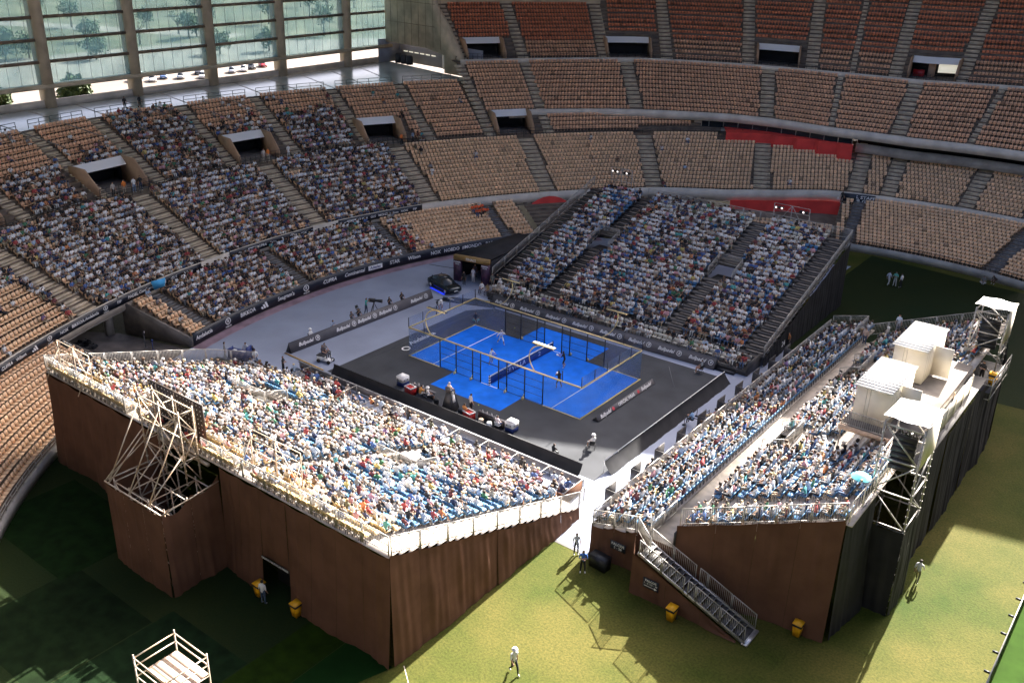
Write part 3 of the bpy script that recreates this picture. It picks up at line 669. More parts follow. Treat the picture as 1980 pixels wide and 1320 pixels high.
sheet('court_surround_wing', [(-18, 7.4), (-11.2, 9.9), (-12.6, 11.5), (-17, 9.5)], .003, M['mat_'])
sheet('court', [(-10, -5), (10, -5), (10, 5), (-10, 5)], .010, M['blue'])
sheet('court_side_apron', [(-4.3, -8.27), (3.8, -8.27), (3.8, -5), (-4.3, -5)], .008, M['blue'])
sheet('court_side_apron', [(-4.3, 5), (4.05, 5), (4.05, 9.05), (-4.3, 9.05)], .008, M['blue'])
m = MB()
for x in (-6.95, 6.95): m.box(x-.045, -4.95, .012, x+.045, 4.95, .016)
m.box(-.95, -5.06, .012, .95, -4.98, .016); m.box(-.95, 4.95, .012, .95, 5.02, .016)
tag(m.build('court_line', M['line']), kind='structure')
m = MB()
for s in (-1, 1):
    m.box(s*10-.07, -5.07, .011, s*10+.07, 5.07, .03)
    for t in (-1, 1): m.box(min(s*6, s*9.93), t*5-.06, .011, max(s*6, s*9.93), t*5+.06, .028)
tag(m.build('court_edge', M['yell']), kind='structure')
m = MB(); m.box(-18.4, 7.2, .004, -18.1, 9.4, .02); m.box(-16.9, -16.6, .004, -12.9, -12.6, .01)
m = MB(); m.bar((-19.6, -12.4, .03), (-13.9, -12.6, .03), .16, .05); tag(m.build('cable_cover', mat('orange_cover', (.45, .27, .06), .6, .1, 2)), 'yellow cable cover on the floor below the left board', 'cable cover')
m = MB(); pts = [W(163.5-.9*k, -1.5-1.15*k-.5*math.sin(k*.9), .02) for k in range(9)]; m.tube(pts, .03, 5); tag(m.build('floor_cable', M['blackm']), 'thin dark cable snaking over the floor behind the car', 'cable')
m = MB(); put2d(m, text_geo('Andalucía', .95, shear=.2), lambda u, v: (-11.9-v, -1.2+u, .006)); put2d(m, ring_geo(.33, .48), lambda u, v: (-11.4-v*.9, -4.0+u, .006)); tag(m.build('floor_lettering', M['letter']), kind='structure')
m = MB(); m.bar((-12.5, -8, .006), (-12.1, 9.5, .006), .05, .003); m.bar((10.7, 9.3, .006), (13.3, 5.6, .006), .05, .003); tag(m.build('mat_seam', mat('seam', (.10, .11, .12), .8, 0)), kind='structure')
sheet('edge_line', [(18.6, -35.7), (23, -38.9), (23, -38.94), (18.57, -35.73)], -.004, M['concl'])
sheet('pitch_mat', [(18.3, -20.6), (21.1, -20.6), (21.1, -20.35), (18.3, -20.35)], .006, M['plyd'])

# ---------------------------------------------------------------- court enclosure
ct = empty('glass_court_enclosure', (0, 0, 0), label='glass and mesh padel court cage with gold top rail around the blue court', cat='court')
for s in (-1, 1): m = MB(); m.bar((-10, s*5, 3), (10, s*5, 3), .11); m.build('long_rail', M['gold'], ct); m = MB(); m.bar((s*10, -4.94, 3), (s*10, 4.94, 3), .10); m.build('end_rail', M['gold'], ct)
for s in (-1, 1):
    m = MB(); m.box(s*10-.01, -5, .03, s*10+.01, 5, 2.94); m.build('glass_panel', M['cglass'], ct)
    m = MB(); m.box(s*10-.006, -5, 3.06, s*10+.006, 5, 4.0); m.build('end_mesh', M['cglass'] if s < 0 else M['cglass'], ct)
    for y in (-5, -3, -1, 1, 3, 5): m = MB(); m.box(s*10-.03, y-.03, 3, s*10+.03, y+.03, 4.0); m.build('upper_post', M['blackm'], ct)
    for t in (-1, 1):
        m = MB(); m.box(min(s*6.05, s*9.98), t*5-.01, .03, max(s*6.05, s*9.98), t*5+.01, 2.94); m.build('glass_panel', M['cglass'], ct)
for t in (-1, 1):
    for x in (-6, -4, -2, -1.05, 1.05, 2, 4, 6): m = MB(); m.box(x-.04, t*5-.04, 0, x+.04, t*5+.04, 3); m.build('post', M['blackm'], ct)
    for x in (-8, 8): m = MB(); m.box(x-.03, t*5-.03, 3, x+.03, t*5+.03, 4.0); m.build('upper_post', M['blackm'], ct)
    for a, b in ((-6, -4), (-4, -2), (-2, -1.05), (1.05, 2), (2, 4), (4, 6)):
        m = MB(); m.box(a+.04, t*5-.004, .05, b-.04, t*5+.004, 2.9); m.build('side_mesh', M['mesh'], ct)
    m = MB()
    for a, b in ((-6, -1.05), (1.05, 6)):
        for z in (.06, .8, 1.5, 2.2): m.bar((a, t*5, z), (b, t*5, z), .03)
    m.bar((-1.05, t*5, 2.2), (1.05, t*5, 2.2), .05)
    m.build('mesh_rails', M['blackm'], ct)
    for x in (-4, -2, 2, 4): m = MB(); m.box(x-.07, t*5+(-.35 if t < 0 else .1), 0, x+.07, t*5+(-.1 if t < 0 else .35), .22); m.bar((x, t*5, .5), (x, t*5+t*.35, .04), .05); m.build('post_foot', M['gold'], ct)
for bx_, y in ((-7.1, -5), (5.1, -5), (-6.9, 5), (5.5, 5)):
    t = empty('court_light', (bx_, y, 3), label={(-7.1, -5): 'curved gold lamp arm over the left front of the court', (5.1, -5): 'curved lamp arm over the right front of the court, its bar glaring white', (-6.9, 5): 'curved gold lamp arm at the back left of the court', (5.5, 5): 'curved gold lamp arm at the back right, before the spectators'}[(bx_, y)], cat='floodlight')
    m = MB(); P0, P1, P2, P3 = map(np.array, ((0, 0, 0), (-1.1, 0, 1.1), (-.9, 0, 2.4), (1.2, (-.45 if y < 0 else .3), 3.0))) if y < 0 else map(np.array, ((0, 0, 0), (1.3, 0, .8), (1.9, 0, 2.0), (1.5, .2, 3.0)))
    m.tube([(1-u)**3*P0+3*(1-u)**2*u*P1+3*(1-u)*u*u*P2+u**3*P3 for u in np.linspace(0, 1, 12)], .055, 6); m.build('arm', M['gold'], t)
    m = MB(); e = P3; m.box(e[0]-1.15, e[1]-.16, e[2]-.03, e[0]+1.15, e[1]+.16, e[2]+.05); m.build('lamp_bar', M['blackm'], t)
    m = MB(); m.box(e[0]-1.12, e[1]-.20, e[2]-.02, e[0]+1.12, e[1]-.165, e[2]+.09); m.build('lamp_strip', M['gold'], t)
    if bx_ == 5.1: m = MB(); m.box(e[0]-1.1, e[1]-.10, e[2]+.052, e[0]+1.1, e[1]+.10, e[2]+.09); m.build('lit_top', M['lampw'], t)
nt_ = empty('court_net', (0, 0, 0), label='blue net with white band and large lettering across the middle of the court', cat='net')
m = MB(); m.box(-.008, -4.9, .05, .008, 4.9, .86); m.build('net_mesh', M['net'], nt_)
m = MB(); m.box(-.035, -4.95, .86, .035, 4.95, .95); m.build('net_band', M['white'], nt_)
for y in (-4.98, 4.98): m = MB(); m.tube([(0, y, 0), (0, y, 1.02)], .06, 8); m.build('net_post', M['blackm'], nt_)
m = MB()
for z in (.1, .35, .6, .85): m.box(-.07, -5.06, z, .07, -4.9, z+.07)
m.build('post_ring', M['white'], nt_)
m = MB(); put2d(m, text_geo('SEVILLA', .62, space=1.25), lambda u, v: (.012, -1.0+u*1.15, .45+v)); put2d(m, text_geo('2', .62), lambda u, v: (.012, 2.75+u*1.3, .45+v))
m.build('net_lettering', M['nletter'], nt_)

# ---------------------------------------------------------------- boards around the court
def bull(mb, fn, uc, s=1.0):
    put2d(mb, text_geo('Bullpadel', .52*s, shear=.35), lambda u, v: fn(uc-.25*s+u, v))
    put2d(mb, ring_geo(.23*s, .29*s), lambda u, v: fn(uc+1.33*s+u, v)); put2d(mb, text_geo('B', .38*s, shear=.2), lambda u, v: fn(uc+1.33*s+u, v))
def tilted_board(label, p0, p1, lean, h, texts, mt='board', z0=.02, back=True, leg=0):
    p0 = np.array([*p0, 0.]); p1 = np.array([*p1, 0.]); L = np.linalg.norm(p1-p0); a = (p1-p0)/L; lv = np.array([*lean, 0.])
    t = empty('board', tuple((p0+p1)/2), label=label, cat='advertising board'); off = -Vector(t.location)
    n = np.cross(a, lv+np.array([0, 0, h])); n /= np.linalg.norm(n)
    m = MB(); m.slab([p0+[0, 0, z0], p1+[0, 0, z0], p1+lv+[0, 0, h], p0+lv+[0, 0, h]], n, -.05); o = m.build('panel', M[mt], t); o.location = off
    if back:
        m = MB()
        for q in (p0, p1):
            V = [q+[0, 0, .0], q+lv+[0, 0, h-.02], q+lv*2.3]; m.slab(V, a, .04)
        o = m.build('end_flap', M['blackm'], t); o.location = off
        m = MB(); m.slab([p0+lv*2.3, p1+lv*2.3, p1+lv+[0, 0, h-.03], p0+lv+[0, 0, h-.03]], n, .03); o = m.build('rear_panel', M['blackm'], t); o.location = off
    slant = (lv+np.array([0, 0, h-z0])); sl_ = slant/np.linalg.norm(slant); c0 = p0+[0, 0, z0]
    fn = lambda u, v: c0+a*u+slant*.5+sl_*v+n*.008
    m = MB(); texts(m, fn, L); o = m.build('lettering', M['letter'], t); o.location = off
    return t, fn, L, off
def t8(m, fn, L):
    for k in range(8): bull(m, fn, 1.55+k*3.34, .92)
tilted_board('long grey advertising board in front of the far stand', (-12.2, 10.25), (14.4, 11.3), (0, .55), 1.15, t8)
def t6(m, fn, L):
    for x in (2.2, 7.0, 9.9, 12.9, 17.6): bull(m, fn, x, .95)
tilted_board('long grey advertising board left of the court, photographers behind it', (-19.0, -12.1), (-18.4, 7.7), (-.35, 0), 1.05, t6)
def te(m, fn, L):
    for x in (1.3, 8.1): put2d(m, text_geo('Bullpadel', .46, shear=.35), lambda u, v: fn(x+u, v))
    put2d(m, text_geo('OFFICIAL WEAR', .42), lambda u, v: fn(4.75+u*.9, v))
tb, fn, L, off = tilted_board('short grey advertising board with red dots at the right end of the court', (11.55, -4.4), (11.55, 5.1), (-.30, 0), .45, te)
m = MB()
for x in (2.55, 6.75): put2d(m, (ring_geo(.02, .17)[0], ring_geo(.02, .17)[1]), lambda u, v: fn(x+u, v))
o = m.build('red_dot', mat('red_paint', (.6, .05, .07), .6, 0), tb); o.location = off
# black cloth barriers
def cloth(label, p0, p1, h, out, mt, n=60, name='cloth_barrier', folds=.06, z0=0.):
    p0 = np.array(p0, float); p1 = np.array(p1, float); L = np.linalg.norm(p1-p0); a = (p1-p0)/L; nn = np.array([a[1], -a[0]])*out
    r = np.random.default_rng(int(L*100)); V = []; F = []; nz = 6; ph = r.uniform(0, 6, 5)
    for i in range(n+1):
        for j in range(nz+1):
            t = j/nz; u = L*i/n; d = (1-t)**1.5*.75+folds*(1-t*.6)*(math.sin(u*2.1+ph[0])+.6*math.sin(u*5.3+ph[1]+t*2)+.4*math.sin(u*9.1+ph[2]))
            p = p0+a*u+nn*d; V.append((p[0], p[1], z0+h*t+.03*math.sin(u*3.1)*t))
    for i in range(n):
        for j in range(nz): k = i*(nz+1)+j; F.append((k, k+nz+1, k+nz+2, k+1))
    k = len(V); t_ = empty(name, (*((p0+p1)/2), 0), label=label, cat='barrier'); m = MB(); m.faces(V, F); o = m.build('cloth', M[mt], t_, smooth=True); o.location = -Vector(t_.location)
    m = MB(); m.bar((*p0, z0+h), (*p1, z0+h), .05); 
    for u in np.arange(0, L, 2.): q = p0+a*u; m.bar((*q, 0), (*q, z0+h), .04)
    return t_, m
t_, m = cloth('long black cloth barrier behind the benches, towards the sunlit stand', (-12.4, -12.55), (15.2, -12.45), 1.1, 1, 'drapek')
o = m.build('frame', M['blackm'], t_); o.location = -Vector(t_.location)
t_, m = cloth('black cloth barrier with white top rail at the right end of the court', (16.2, -10.9), (16.25, 9.7), 1.05, 1, 'drapek', folds=.03)
o = m.build('top_rail', M['white'], t_); o.location = -Vector(t_.location)

# ---------------------------------------------------------------- temporary stands
STS = []     # stand seats: (stand, row, idx, x,y,z, heading, nrows)
def rail_run(label, pts, h=1.1, mt='steel', gap=.13, cat='railing', name='guard_railing', seg=2.1):
    """pts: list of 3d points along the foot of the railing; panels are children"""
    t = empty(name, tuple(pts[0]), label=label, cat=cat); off = Vector(pts[0])
    for a, b in zip(pts[:-1], pts[1:]):
        a = np.array(a, float); b = np.array(b, float); L = np.linalg.norm((b-a)[:2]); k = max(1, round(L/seg))
        for i in range(k):
            p = a+(b-a)*(i/k)+(b-a)/L*.05; q = a+(b-a)*((i+1)/k)-(b-a)/L*.05; m = MB()
            for e in (p, q): m.bar(e-[0, 0, .12], e+[0, 0, h+.02], .055)
            m.bar(p+[0, 0, h], q+[0, 0, h], .05); m.bar(p+[0, 0, .1], q+[0, 0, .1], .04)
            nb = max(2, int(L/k/gap))
            for j in range(1, nb): c = p+(q-p)*(j/nb); m.bar(c+[0, 0, .1], c+[0, 0, h], .022)
            o = m.build('railing_panel', M[mt], t); o.location = -off
    return t
def drape(parent, p0, p1, zt0, zt1, npan, mt='drape', flare=.35, fold=.07, seed=1, zb=0.02, out=1, sag=.16):
    p0 = np.array(p0, float); p1 = np.array(p1, float); L = np.linalg.norm(p1-p0); a = (p1-p0)/L; nn = np.array([a[1], -a[0]])*out; r = np.random.default_rng(seed)
    off = Vector(parent.location); ph = r.uniform(0, 6.3, 8)
    for k in range(npan):
        u0 = L*k/npan; u1 = L*(k+1)/npan-.012; nx, nz = 22, 16; V = []; F = []; pv = r.uniform(0, 6.3, 3); top = r.uniform(0, .10); tw = r.uniform(-.6, .6); ex = r.uniform(0, .35)
        for i in range(nx+1):
            s = i/nx; u = u0+(u1-u0)*s; zt = zt0+(zt1-zt0)*u/L-sag*math.sin(math.pi*s)-top*.5
            for j in range(nz+1):
                t = j/nz; z = zb+(zt-zb)*t
                d = flare*(1-t)**1.6*(1+.4*math.sin(ph[0]+u*.9))+fold*(.3+.7*(1-t))*(math.sin(u*1.9+ph[1]+t*1.2)*.5+.4*math.sin(u*4.7+ph[2]+t*.8)+.22*math.sin(u*9.7+ph[3]+t*2))
                e_ = math.sin(math.pi*s); d += e_*(.04*math.sin(t*7+pv[0]+s*3)+ex*.12*(1-t)+.05*math.exp(-((s-.5-tw*.4*(t-.5))**2)/.008)*math.sin(t*3.1)+.02*math.sin(s*23+pv[1]+t*3))
                if t == 1: d = .03
                p = p0+a*u+nn*d; V.append((p[0], p[1], z))
        for i in range(nx):
            for j in range(nz): q = i*(nz+1)+j; F.append((q, q+nz+1, q+nz+2, q+1))
        o = MB().faces(V, F).build('drape_panel', M[mt], parent, smooth=True); o.location = -off
def stand(name, label, O, ax, up, L, n, tread, z0, rise, aisles_, voms, seatfn, sid, deck='ply', skew=0., pitch=.52):
    O = np.array(O, float); ax = np.array(ax, float); up = np.array(up, float)
    t = empty(name, (O[0], O[1], 0), label=label, cat='grandstand'); off = Vector(t.location)
    P = lambda a, b, z: (O[0]+ax[0]*a+up[0]*b, O[1]+ax[1]*a+up[1]*b, z)
    m = MB(); me = MB(); msd = {a[0]: MB() for a in aisles_}
    def slabs(mb, a0, a1, b0, b1, z, th=.05): mb.prism([P(a0, b0, 0), P(a1, b0, 0), P(a1, b1, 0), P(a0, b1, 0)], z-th, z)
    for i in range(n):
        cuts = [(skew*i, L)]
        for (va, vb, r0, r1) in voms:
            if r0 <= i < r1: cuts = [c for s in cuts for c in ((s[0], min(s[1], va)), (max(s[0], vb), s[1])) if c[1]-c[0] > .05]
        for a0, a1 in cuts:
            slabs(m, a0, a1, i*tread, (i+1)*tread-.005, z0+i*rise)
            if i: me.prism([P(a0, i*tread, 0), P(a1, i*tread, 0), P(a1, i*tread+.03, 0), P(a0, i*tread+.03, 0)], z0+(i-1)*rise, z0+i*rise-.052)
            me.prism([P(a0, i*tread-.02, 0), P(a1, i*tread-.02, 0), P(a1, i*tread-.002, 0), P(a0, i*tread-.002, 0)], z0+i*rise-.05, z0+i*rise+.006)
        for (aa, wd) in aisles_:
            if any(va < aa < vb and r0 <= i+1 <= r1 for (va, vb, r0, r1) in voms) or i == n-1: continue
            slabs(msd[aa], aa-wd/2, aa+wd/2, (i+.5)*tread, (i+1)*tread-.03, z0+i*rise+rise/2, .06)
        k = int(L/pitch)
        for j in range(k):
            a = (j+.5)*pitch
            if any(abs(a-aa) < wd/2+.22 for aa, wd in aisles_): continue
            if any(va-.3 < a < vb+.3 and r0-1 <= i < r1+1 for va, vb, r0, r1 in voms): continue
            sk = seatfn(i, a)
            if not sk or a < skew*i+.3: continue
            p = P(a, i*tread+tread*.60, 0); STS.append((sid, i, j, p[0], p[1], z0+i*rise, math.atan2(up[0], -up[1]), n, sk))
    for mb, nm, mt in ((m, 'decking', deck), (me, 'riser', 'plyd'), *((q_, 'aisle_step', 'concd' if deck == 'plyd' else deck) for q_ in msd.values())):
        if mb.v: o = mb.build(nm, M[mt], t); o.location = -off
    return t, P
# S : near-left sunlit stand, back towards the camera
VS = [(6.6, 10.0, 6, 9), (22.7, 26.4, 6, 9)]
def sS(i, a):
    if i >= 20: return 'beige'
    return 'blue'
stS, PS = stand('sunlit_grandstand', 'temporary stand at lower left wrapped in brown drapes, crowd in full sun', (-17.5, -17.3), (1, 0), (0, -1), 35.62, 24, .785, .95, .285,
                [(11.4, 1.2), (23.2, 1.2), (34.7, 1.5)], VS, sS, 'S')
# N : far stand
VN = [(6.8, 9.6, 12, 15), (22.4, 25.2, 12, 15)]
def sN(i, a):
    if i >= 22 and a > 6: return 'cream' if (a > 8) else 'blue'
    if i >= 16 and a > 14 and random.random() < .5: return 'cream'
    return 'blue'
stN, PN = stand('far_grandstand', 'temporary stand behind the court, its packed rows facing the camera', (-15.8, 15.0), (1, 0), (0, 1), 33.5, 26, .8, 1.0, .262,
                [(.9, 1.5), (8.3, 1.75), (23.6, 1.75), (32.4, 1.9)], VN, sN, 'N', deck='plyd')
# R : right-hand stand
stA, PA = stand('low_front_grandstand', 'low four-row front section of the right-hand stand beside the bright walkway', (21., -20.), (0, 1), (1, 0), 43.5, 5, .85, 2.15, .26, [], [], lambda i, a: 'blue', 'A')
VR = [(12.2, 15.8, 0, 2), (27.5, 31.0, 0, 2)]
stB, PB = stand('right_grandstand', 'sloping right-hand stand with brown drapes and an outside staircase', (27.05, -19.6), (0, 1), (1, 0), 39.4, 12, .79, 4.3, .345, [(3.3, 1.3), (14., 1.2), (29.3, 1.2)], VR, lambda i, a: 'blue', 'B', skew=.125)
o = MB()
o.box(25.25, -20, 3.12, 27.0, 20, 3.2); o.box(36.5, -18.3, 8.2, 36.95, -10.4, 8.28); kk = MB(); kk.box(37.0, -10.4, 8.2, 38.15, 7.2, 8.28); kk.build('rear_gangway', M['plyd'], stB).location = -Vector(stB.location); o.box(36.5, -10.4, 8.2, 36.98, 7.2, 8.28); o.box(36.5, 7.2, 8.2, 37.0, 20, 8.28)
o.build('walkway_deck', M['ply'], stB).location = -Vector(stB.location)
o = MB(); o.box(26.96, -20, 3.2, 27.02, 20, 4.25); o.build('front_fascia', M['plyd'], stB).location = -Vector(stB.location)
# understructure shadow boxes
for st, bx4 in ((stS, (-17.2, -35.6, 17.9, -17.6)),):
    pass
# drapes
drape(stS, (-17.5, -36.15), (-2.9, -36.15), 7.45, 7.5, 5, seed=3)
drape(stS, (3.35, -36.15), (7.1, -36.15), 7.5, 7.5, 2, seed=4); drape(stS, (9.6, -36.15), (18.2, -36.15), 7.5, 7.55, 4, seed=5)
drape(stS, (7.1, -36.15), (9.6, -36.15), 7.5, 7.5, 1, seed=6, zb=2.5, flare=.05)
drape(stS, (18.2, -36.15), (18.2, -26.7), 7.75, 4.3, 4, seed=7, flare=.12, fold=.05, sag=.10); drape(stS, (18.2, -26.7), (18.2, -17.3), 4.3, 1.05, 4, seed=8, flare=.10, fold=.04, sag=.18)
drape(stS, (-17.5, -17.3), (-17.5, -36.15), .95, 7.45, 6, seed=9)
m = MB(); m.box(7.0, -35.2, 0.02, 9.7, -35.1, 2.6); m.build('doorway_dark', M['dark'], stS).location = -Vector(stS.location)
m = MB(); m.box(7.05, -36.36, 2.45, 9.65, -36.33, 2.62); m.build('doorway_band', M['plyd'], stS).location = -Vector(stS.location)
m = MB(); put2d(m, text_geo('GRADA F BUTACAS PARES', .21), lambda u, v: (8.35+u, -36.375, 2.53+v)); m.build('doorway_lettering', M['letter'], stS).location = -Vector(stS.location)
drape(stN, (17.75, 15.0), (17.75, 36.), 1., 7.6, 8, 'drapek', seed=10, flare=.05, fold=.06, out=1); drape(stN, (-15.85, 36), (-15.85, 15.0), 7.6, 1., 6, 'drapek', seed=11, flare=0, fold=.02, out=1)
m = MB(); put2d(m, text_geo('24', .8), lambda u, v: (17.95, 19.2+u, 1.1+v)); m.build('stand_number', M['letter'], stN).location = -Vector(stN.location)
drape(stA, (21., -20.05), (24.4, -20.0), 2.25, 3.2, 2, seed=12, flare=.15, fold=.04); drape(stB, (24.42, -20.0), (27.0, -19.75), 3.3, 3.3, 1, seed=13, flare=.15, fold=.05)
drape(stB, (27.0, -19.75), (36.6, -18.3), 4.7, 8.55, 4, seed=14, flare=.3, fold=.05, sag=.06); 
drape(stB, (36.65, -18.3), (36.9, -13.8), 8.4, 8.4, 2, 'drapek', seed=15); 
drape(stB, (38.15, -10.4), (38.15, -3.), 8.4, 8.4, 3, 'drapek', seed=16, flare=.1)
drape(stB, (38.2, -3.), (38.2, 4.), 8.2, 8.2, 3, 'drapek', seed=17, flare=.2); drape(stB, (38.2, 4.), (38.3, 14.), 8.2, 7., 3, 'drapek', seed=18, flare=.2)
drape(stB, (38.3, 14.), (37, 20.), 7., 8.3, 2, 'drapek', seed=19, flare=.1)
# tower drape boxes
tb1 = empty('scaffold_box', (.3, -38.3, 0), label='square brown-draped box with open top holding the screen scaffolding', cat='scaffold')
drape(tb1, (-2.85, -36.3), (-2.85, -40.4), 5.9, 6.0, 2, seed=20, flare=.1); drape(tb1, (-2.85, -40.4), (3.35, -40.45), 6.0, 6.05, 3, seed=21, flare=.1, fold=.05); drape(tb1, (3.35, -40.45), (3.35, -36.3), 6.05, 7.0, 2, seed=22, flare=.05, fold=.12, sag=.5)
def scaf(mb, xs, ys, zs, r=.035, diag=True, alt=0):
    for x in xs:
        for y in ys: mb.bar((x, y, zs[0]), (x, y, zs[-1]+.25), r*2)
    for k, z in enumerate(zs[1:]):
        for y in ys: mb.bar((xs[0], y, z), (xs[-1], y, z), r*1.8)
        for x in xs: mb.bar((x, ys[0], z), (x, ys[-1], z), r*1.8)
    if diag:
        for k in range(len(zs)-1):
            for i in range(len(xs)-1):
                for y in (ys[0], ys[-1]):
                    a, b = (xs[i], xs[i+1]) if (i+k) % 2 else (xs[i+1], xs[i]); mb.bar((a, y, zs[k]), (b, y, zs[k+1]), r*1.7)
            for i in range(len(ys)-1):
                for x in (xs[0], xs[-1]):
                    a, b = (ys[i], ys[i+1]) if (i+k) % 2 else (ys[i+1], ys[i]); mb.bar((x, a, zs[k]), (x, b, zs[k+1]), r*1.7)
    for x in xs:
        for y in ys:
            for z in np.arange(zs[0], zs[-1], .5): mb.box(x-r*1.7, y-r*1.7, z, x+r*1.7, y+r*1.7, z+.05)
m = MB(); scaf(m, [-2.45, -.75, 1.3, 2.95], [-40.0, -38.4, -36.6], [0, 2, 4, 5.9]); m.bar((-2.85, -40.42, 6.0), (3.35, -40.45, 6.05), .07); m.bar((-2.85, -40.42, 6.0), (-2.85, -36.3, 5.95), .07); m.bar((3.35, -40.45, 6.05), (3.35, -36.3, 6.5), .07); o = m.build('lower_scaffolding', M['rust'], tb1); o.location = -Vector(tb1.location)
m = MB(); scaf(m, [-2.7, -.5, 1.6], [-37.4, -36.4], [6, 7.7, 9.4, 11.0])
for x in (-2.7, -.5, 1.6):
    for zz_ in (8.2, 10.6): m.bar((x, -37.4, zz_), (x+.3, -40.4, 6), .06)
m.bar((-2.7, -37.4, 8.6), (-2.8, -40.4, 6), .06); m.bar((-2.8, -40.4, 6), (-2.7, -37.4, 7.7), .06)
m.box(-3.2, -36.2, 7.0, 2.2, -36.0, 7.2)
o = m.build('upper_scaffolding', M['rust'], tb1); o.location = -Vector(tb1.location)
sc = empty('video_screen', (-1.7, -35.4, 7.8), label='back of the dark perforated video screen on scaffolding above the drape box', cat='screen')
q = MB(); q.box(-2.9, -.06, 0, 2.9, .06, 2.95); q.build('screen_panel', mat('screen_back', (.03, .018, .012), .6, .3, 3), sc)
q = MB()
for i in range(17):
    for j in range(9): q.box(-2.75+i*.34-.03, -.075, .15+j*.33-.03, -2.75+i*.34+.03, -.062, .15+j*.33+.03)
q.build('rivet', M['letter'], sc)
q = MB()
for x in (-2, 0, 2): q.bar((x, -.1, -.4), (x, -.1, 2.9), .06)
q.build('screen_support', M['rust'], sc)
# light rigs on stand backs
def rig(label, p, w=4.2, h=2.7, lamps=6, dy=1.2, mt='rust', lit=False, seed=1):
    t = empty('light_rig', p, label=label, cat='light rig'); m = MB()
    for x in (0, w/2, w): m.bar((x, 0, 0), (x, 0, h), .06)
    for z in (h*.45, h*.75, h): m.bar((0, 0, z), (w, 0, z), .05)
    m.bar((0, 0, 0), (w/2, 0, h), .045); m.bar((w, 0, 0), (w/2, 0, h), .045)
    for x in (0, w): m.bar((x, 0, h*.75), (x, -dy, 0), .05)
    m.build('frame', M[mt], t)
    for k in range(lamps):
        x = (.3+.35*k) if k < lamps/2 else (w-.3-.35*(lamps-1-k))
        q = MB(); q.lathe([(.05, 0), (.12, .04), (.14, .18), (.16, .30), (.16, .34)], n=10); q.box(-.17, -.02, .05, -.15, .02, .4); q.box(.15, -.02, .05, .17, .02, .4)
        o = q.build('spotlight', M['blackm'], t, loc=(x, .1, h-.35)); o.rotation_euler = (R_(-65 if dy > 0 else 100), 0, 0)
        if lit and k % 2 == 0: q = MB(); q.lathe([(.11, 0), (.12, .02)], n=10); o2 = q.build('lit_lens', M['glow'], o, loc=(0, 0, .345))
    return t
rig('light rig on the back corner of the sunlit stand, far left', (-15.2, -36.0, 8.0)); rig('light rig behind the crowd on the back rail of the sunlit stand', (5.6, -35.2, 7.9), 4.6)
rig('light rig at the top left corner of the far stand', (-13.5, 36.2, 7.7), 3.0, 2.9, 6, -1.2, 'steel', True); rig('light rig at the top of the far stand before the red wall', (8.3, 36.5, 7.0), 4.2, 3.0, 6, -1.2, 'steel', True)
# railings of S
zS = lambda y: .95+(-17.3-y)/.785*.285
rail_run('back railing of the sunlit stand from the far left corner to the screen scaffolding', [(-17.5, -36.1, 7.75), (-4.9, -36.1, 7.75)], 1.15); rail_run('back railing of the sunlit stand right of the video screen, above the brown drapes', [(1.6, -36.1, 7.75), (18.15, -36.1, 7.75)], 1.15)
rail_run('sloping side railing of the sunlit stand above the end drapes', [(18.15, -36.0, 7.7), (18.15, -26.7, 4.4), (18.15, -17.3, 1.1), (18.0, -16.4, 1.0)], 1.15, mt='cream' if 0 else 'steel')
rail_run('far side railing of the sunlit stand beside the tunnel', [(-17.5, -36.0, 7.6), (-17.5, -22.5, 3.4), (-17.4, -17.5, 1.4)], 1.2)
rail_run('railing round the left stair opening in the sunlit stand', [(-11.0, -24.3, 3.5), (-7.4, -24.3, 3.5), (-7.4, -22.0, 2.8)], 1.0); rail_run('railing round the right stair opening in the sunlit stand', [(5.1, -24.3, 3.5), (9.0, -24.3, 3.5), (9.0, -22.0, 2.8)], 1.0)
# railings of N
rail_run('left side railing of the far stand', [(-15.8, 15.0, 1.2), (-15.8, 22, 3.4), (-15.8, 36, 8.0)], 1.1); rail_run('right side railing of the far stand above the black drape', [(17.7, 15.0, 1.1), (17.7, 25, 4.3), (17.7, 36, 7.8)], 1.1)
rail_run('back railing along the top of the far stand', [(-8, 36.1, 7.7), (17.6, 36.1, 7.7)], 1.1)
rail_run('railing round the left stair opening of the far stand', [(-9.0, 26.9, 4.9), (-6.2, 26.9, 4.9), (-6.2, 24.4, 4.0)], 1.1); rail_run('left-hand railing leg of the left stair opening in the far stand', [(-9.0, 26.9, 4.9), (-9.0, 24.4, 4.0)], 1.1)
rail_run('railing round the right stair opening of the far stand', [(6.6, 26.9, 4.9), (9.4, 26.9, 4.9), (9.4, 24.4, 4.0)], 1.1); rail_run('left-hand railing leg of the right stair opening in the far stand', [(6.6, 26.9, 4.9), (6.6, 24.4, 4.0)], 1.1)
for x0 in (-9., 6.6): m = MB(); m.box(x0+.05, 24.4, 2.6, x0+2.75, 26.95, 3.6); m.build('stair_shade_box', M['dark'], stN).location = -Vector(stN.location)  # solid dark box stands in for the shaded stairwell
for x0 in (-10.9, 5.2): m = MB(); m.box(x0, -24.4, 1.6, x0+3.4, -22., 2.2); m.build('stair_shade_box', M['dark'], stS).location = -Vector(stS.location)  # stairwell shade put in as a solid dark box
